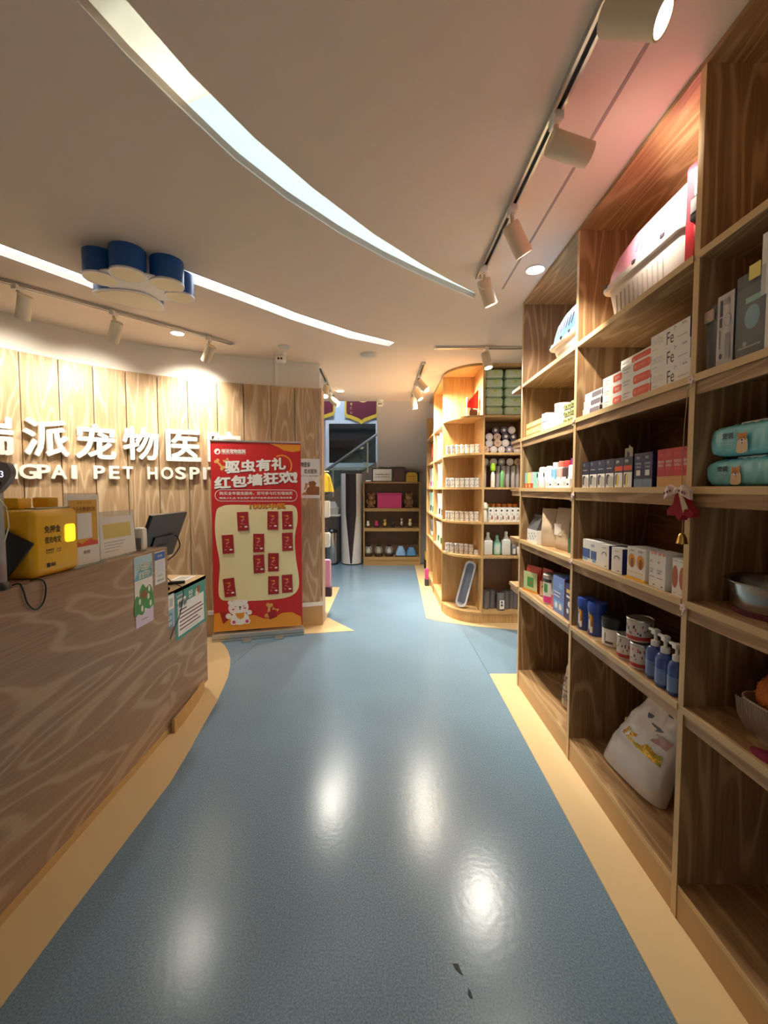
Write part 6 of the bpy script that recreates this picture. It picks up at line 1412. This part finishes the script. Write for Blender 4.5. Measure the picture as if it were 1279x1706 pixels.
for i, (x, m, lb) in enumerate(((.315, mat('pot light blue', (130,176,216), .4), 'light blue tent-shaped pet house with a white stripe on the lowest far shelf'), (.515, mat('pot mid blue', (74,134,178), .4), 'mid blue rounded pet house on the lowest far shelf'))):
    t = thing('pet_house', lb, 'pet house', (x,8.13,.1555)); z = .1555
    b = MB(); b.loft([rrect(x-.095,x+.095,8.05,8.22,z+.02,.04), rrect(x-.085,x+.085,8.06,8.21,z+.09,.04), rrect(x-.045,x+.045,8.09,8.17,z+.17+(.0 if i else .02),.03)]); b.build('shell', m, t, smooth=50)
    b = MB(); b.rbox(x-.098,x+.098,8.045,8.225,z,z+.024,.008); b.build('base', DBROWN, t)
    if i == 0: b = MB(); b.prism([(-.075,.025),(-.045,.025),(-.03,.16),(-.045,.16)], .0, .003, 0, frame((x,8.054,z), (1,0,0), (0,.22,1))); b.build('stripe', CREAMP, t)
# cylinder air conditioner
t = thing('air_conditioner', 'white cylindrical floor air conditioner with a dark tapering stripe', 'air conditioner', (-.615,8.22,0))
b = MB(); b.lathe([(.185,.0), (.19,.02)], 40, (-.615,8.22,0)); b.build('foot', DBROWN, t, smooth=40)
ACW = mat('ac white', (226,222,218), .3)
b = MB(); b.lathe([(.196,.02), (.200,.03), (.200,1.70), (.196,1.712)], 48, (-.615,8.22,0)); b.build('body', ACW, t, smooth=40)
b = MB(); b.lathe([(.196,1.712), (.19,1.735), (.0,1.738)], 40, (-.615,8.22,0)); b.build('cap', DBROWN, t, smooth=40)
b = MB(); v = []; n = 24; K = 8
for j in range(n+1):
    f = j/n; z = .03+1.68*f; hw = math.asin(min(.98, (.016+.082*min(1, f/.55)**1.05)/.2))
    for i in range(K+1):
        a = -math.pi/2-hw+2*hw*i/K; v.append((-.615+.2015*math.cos(a), 8.22+.2015*math.sin(a), z))
b.add(v, [(j*(K+1)+i, j*(K+1)+i+1, (j+1)*(K+1)+i+1, (j+1)*(K+1)+i) for j in range(n) for i in range(K)]); b.build('louvre_stripe', mat('ac louvre', (40,26,32), .55), t, smooth=50)
# bin, side table
t = thing('pedal_bin', 'brushed steel pedal bin left of the air conditioner', 'bin', (-.99,8.15,0)); b = MB(); b.lathe([(.11,.02), (.112,.03), (.112,.60)], 32, (-.99,8.15,0)); b.build('body', STEEL, t, smooth=40); b = MB(); b.lathe([(.114,.0), (.114,.03)], 32, (-.99,8.15,0)); b.build('base', BLACK, t, smooth=40); b = MB(); b.lathe([(.115,.60), (.115,.63), (.08,.665), (0,.67)], 32, (-.99,8.15,0)); b.build('lid', BLACK, t, smooth=40)
t = thing('side_table', 'white-topped table half hidden behind the air conditioner', 'table', (-1.05,8.42,0)); b = MB(); b.rbox(-1.45,-.84,8.20,8.49,.90,.93,.006); b.build('tabletop', WHITE, t)
for x in (-1.42,-.87):
    for y in (8.23,8.46): b = MB(); b.box(x-.02,x+.02,y-.02,y+.02,0,.90); b.build('leg', DGREY, t)
b = MB(); b.loft([rrect(-1.22,-.88,8.25,8.45,.9305,.03), rrect(-1.24,-.86,8.23,8.47,1.06,.04), rrect(-1.20,-.90,8.27,8.44,1.06,.03), rrect(-1.16,-.94,8.30,8.42,1.18,.03)]); o = b.build('storage_bin', mat('bin pale', (206,204,200), .5), loc=(-1.05,8.4,.9305), smooth=40); tag(o, 'pale plastic box standing on the white table', 'box')
# staircase side with glass railing
t = thing('stair_railing', 'sloping glass stair railing with a grey handrail at the far end', 'railing', (-.7,8.5,1.6))
b = MB(); b.cyl((-1.75,8.5,1.36), (-.12,8.5,2.50), .026, n=14); b.build('handrail', mat('handrail grey', (126,128,130), .35, .6), t, smooth=40)
b = MB(); b.loft([[(-1.70,8.495,.95), (-1.70,8.505,.95), (-1.70,8.505,1.36), (-1.70,8.495,1.36)], [(-.16,8.495,1.92), (-.16,8.505,1.92), (-.16,8.505,2.44), (-.16,8.495,2.44)]]); b.build('glass', CLEARG, t)
for x in (-1.0,-.32):
    zz = 2.50+(x+.12)*1.14/1.63; b = MB(); b.box(x-.015,x+.015,8.50,8.53,zz-.62,zz-.02); b.build('post', ALU, t)
b = MB(); b.loft([[(-2.6,8.53,0), (-2.6,8.60,0), (-2.6,8.60,.60), (-2.6,8.53,.60)], [(-1.70,8.53,0), (-1.70,8.60,0), (-1.70,8.60,1.00), (-1.70,8.53,1.00)], [(-.14,8.53,0), (-.14,8.60,0), (-.14,8.60,1.96), (-.14,8.53,1.96)]]); struct(b.build('wall_stair_side', mat('stair side panel', (150,134,120), .6), loc=(-1,8.55,0)))
b = MB(); b.prism([(-.02,-.03),(.11,.03),(.09,.085),(-.04,.02)], 0, .002, 0, FY(-1.12,8.528,1.50)); o = b.build('sticker', mat('sticker cyan', (120,176,190), .5)); tag(o, 'pale cyan sticker on the stair side panel', 'sticker')
t = thing('potted_plant', 'small dark plant on the stair ledge by the window', 'plant', (-.38,8.75,1.75)); b = MB(); b.lathe([(.04,0), (.055,.10), (.05,.10), (.0,.09)], 18, (-.38,8.75,1.86)); b.build('pot', WHITE, t, smooth=40)
b = MB(); rnd = random.Random(3)
for i in range(26):
    a = rnd.uniform(0,6.28); e = rnd.uniform(.3,1.3); L_ = rnd.uniform(.10,.24); d = Vector((math.cos(a)*math.cos(e), math.sin(a)*math.cos(e)*.5, math.sin(e))); s_ = Vector((-math.sin(a), math.cos(a), 0))*.022; o0 = Vector((-.38,8.75,1.95))
    b.add([o0, o0+d*L_*.5+s_, o0+d*L_, o0+d*L_*.5-s_], [(0,1,2,3)])
b.build('leaves', mat('dark leaf', (46,66,44), .5), t)
b = MB(); b.box(-1.70,.2,8.66,8.998,1.80,1.86); struct(b.build('trim_10', WHITE_P, loc=(-1,8.8,1.8)))
# window and pennants in the stairwell
b = MB(); wx0, wx1, wz0, wz1 = -1.20,-.10,1.86,2.83
for a in ((wx0,wx1,wz0,wz0+.10), (wx0,wx1,wz1-.07,wz1), (wx0,wx0+.07,wz0+.10,wz1-.07), (wx1-.07,wx1,wz0+.10,wz1-.07)): b.box(a[0],a[1],8.93,8.998,a[2],a[3])
fr = struct(b.build('window_1', TILEW, loc=(-.65,8.95,1.9)))
b = MB(); b.box(wx0+.07,wx1-.07,8.97,8.985,wz0+.10,wz1-.07); o = b.build('pane', GLASSN); o.parent = fr; o.matrix_parent_inverse = Matrix.Translation(-fr.location)
def pennant(label, x0, x1, zt, zb, sym):
    t = thing('award_pennant', label, 'pennant', ((x0+x1)/2,8.90,zt), 'crimson award pennants')
    W_ = x1-x0; M = FY(x0,8.90,zb); h = zt-zb
    o_ = [(0,h),(0,.20),(.03,.14),(.10,.12),(W_*.42,.045),(W_*.5,.0),(W_*.58,.045),(W_-.10,.12),(W_-.03,.14),(W_,.20),(W_,h)]
    b = MB(); b.prism(o_[::-1] if False else o_, -.004, 0, 0, M); b.build('fringe', mat('pennant gold', (206,170,44), .7), t)
    k = .10; i_ = [(.035,h),(.035,.23),(.06,.205),(.12,.19),(W_*.43,.125),(W_*.5,.085),(W_*.57,.125),(W_-.12,.19),(W_-.06,.205),(W_-.035,.23),(W_-.035,h)]
    b = MB(); b.prism(i_, .0003, .003, 0, M)
    if sym == 0:
        for i in range(18):
            a0, a1 = R(200+140*i/18), R(200+140*(i+1)/18); b.p2(M, [(W_*.55+.14*math.cos(a0), h*.82+.14*math.sin(a0)), (W_*.55+.14*math.cos(a1), h*.82+.14*math.sin(a1)), (W_*.55+.11*math.cos(a1), h*.82+.11*math.sin(a1)), (W_*.55+.11*math.cos(a0), h*.82+.11*math.sin(a0))], 1, .0036)
        for i in range(5): b.t2(M, '赠医者仁心'[i], W_*.16, h*.78-i*.085, W_*.16+.05, h*.78-i*.085+.055, 1, .0036)
    else:
        for i, ch in enumerate('仁心'): b.t2(M, ch, W_*.30+i*W_*.25, h*.45, W_*.30+i*W_*.25+.10, h*.45+.10, 1, .0036, .02)
    b.build('cloth', [mat('pennant crimson', (98,22,40), .8), mat('pennant gold text', (206,176,90), .6)], t)
    b = MB(); b.cyl((x0-.03,8.90,zt), (x1+.03,8.90,zt), .012, n=10); b.build('rod', BRASS, t, smooth=40)
pennant('crimson award pennant with a gold ring above the dark window', -.80,-.12,3.45,2.74, 0)
pennant('crimson award pennant partly hidden by the wood wall end', -1.75,-1.00,3.45,2.78, 1)
# stairwell lamp above, out of view
t = thing('stairwell_lamp', 'round cool ceiling lamp in the stairwell behind the ceiling edge', 'ceiling lamp', (-.8,8.0,4.2)); b = MB(); b.lathe([(0,-.05), (.20,-.05), (.22,0)], 28, (-.8,8.0,4.2)); b.build('diffuser', mat('stair lamp', (226,238,255), .4, emit=E_STAIR, ecol=(.72,.84,1.0)), t, smooth=40)
# pet clothes and packs on the back of the plank wall, edge just showing
t = thing('wall_rail', 'white hook rail on the back of the wood wall end', 'rail', (-.66,5.2,1.7)); b = MB(); b.box(-.92,-.90,4.70,5.90,.0,2.0); b.build('board', WHITE_P, t)
for z in (1.62,1.22,.86,.50): b = MB(); b.cyl((-.90,4.90,z), (-.62,4.90,z), .005, n=8); b.build('hook', ALU, t)
garment('yellow pet raincoat poking out behind the wood wall end', -.665, 4.905, 1.60, mat('coat yellow', (226,196,40), .6), .20, .21)
for z0, z1, m, lb in ((1.10,1.34,WB,'white packet hanging behind the wood wall end, upper'), (.76,.98,WB,'white packet hanging behind the wood wall end, lower')):
    t = thing('hanging_pack', lb, 'packet', (-.70,4.90,z0), 'hanging packs behind the wood wall'); b = MB(); b.rbox(-.78,-.612,4.86,4.94,z0,z1-.05,.02); b.build('pack', m, t, smooth=40); b = MB(); b.box(-.74,-.63,4.895,4.905,z1-.05,z1); b.build('header', DGREY, t)
t = thing('hanging_pack', 'pink packet with a dark foot low behind the wood wall end', 'packet', (-.70,4.90,.20), 'hanging packs behind the wood wall'); b = MB(); b.rbox(-.78,-.608,4.86,4.94,.30,.62,.02); b.build('pack', mat('coat pink', (222,150,180), .7), t, smooth=40); b = MB(); b.box(-.76,-.600,4.85,4.95,.20,.2995); b.build('foot', mat('pack dark foot', (70,46,58), .6), t)
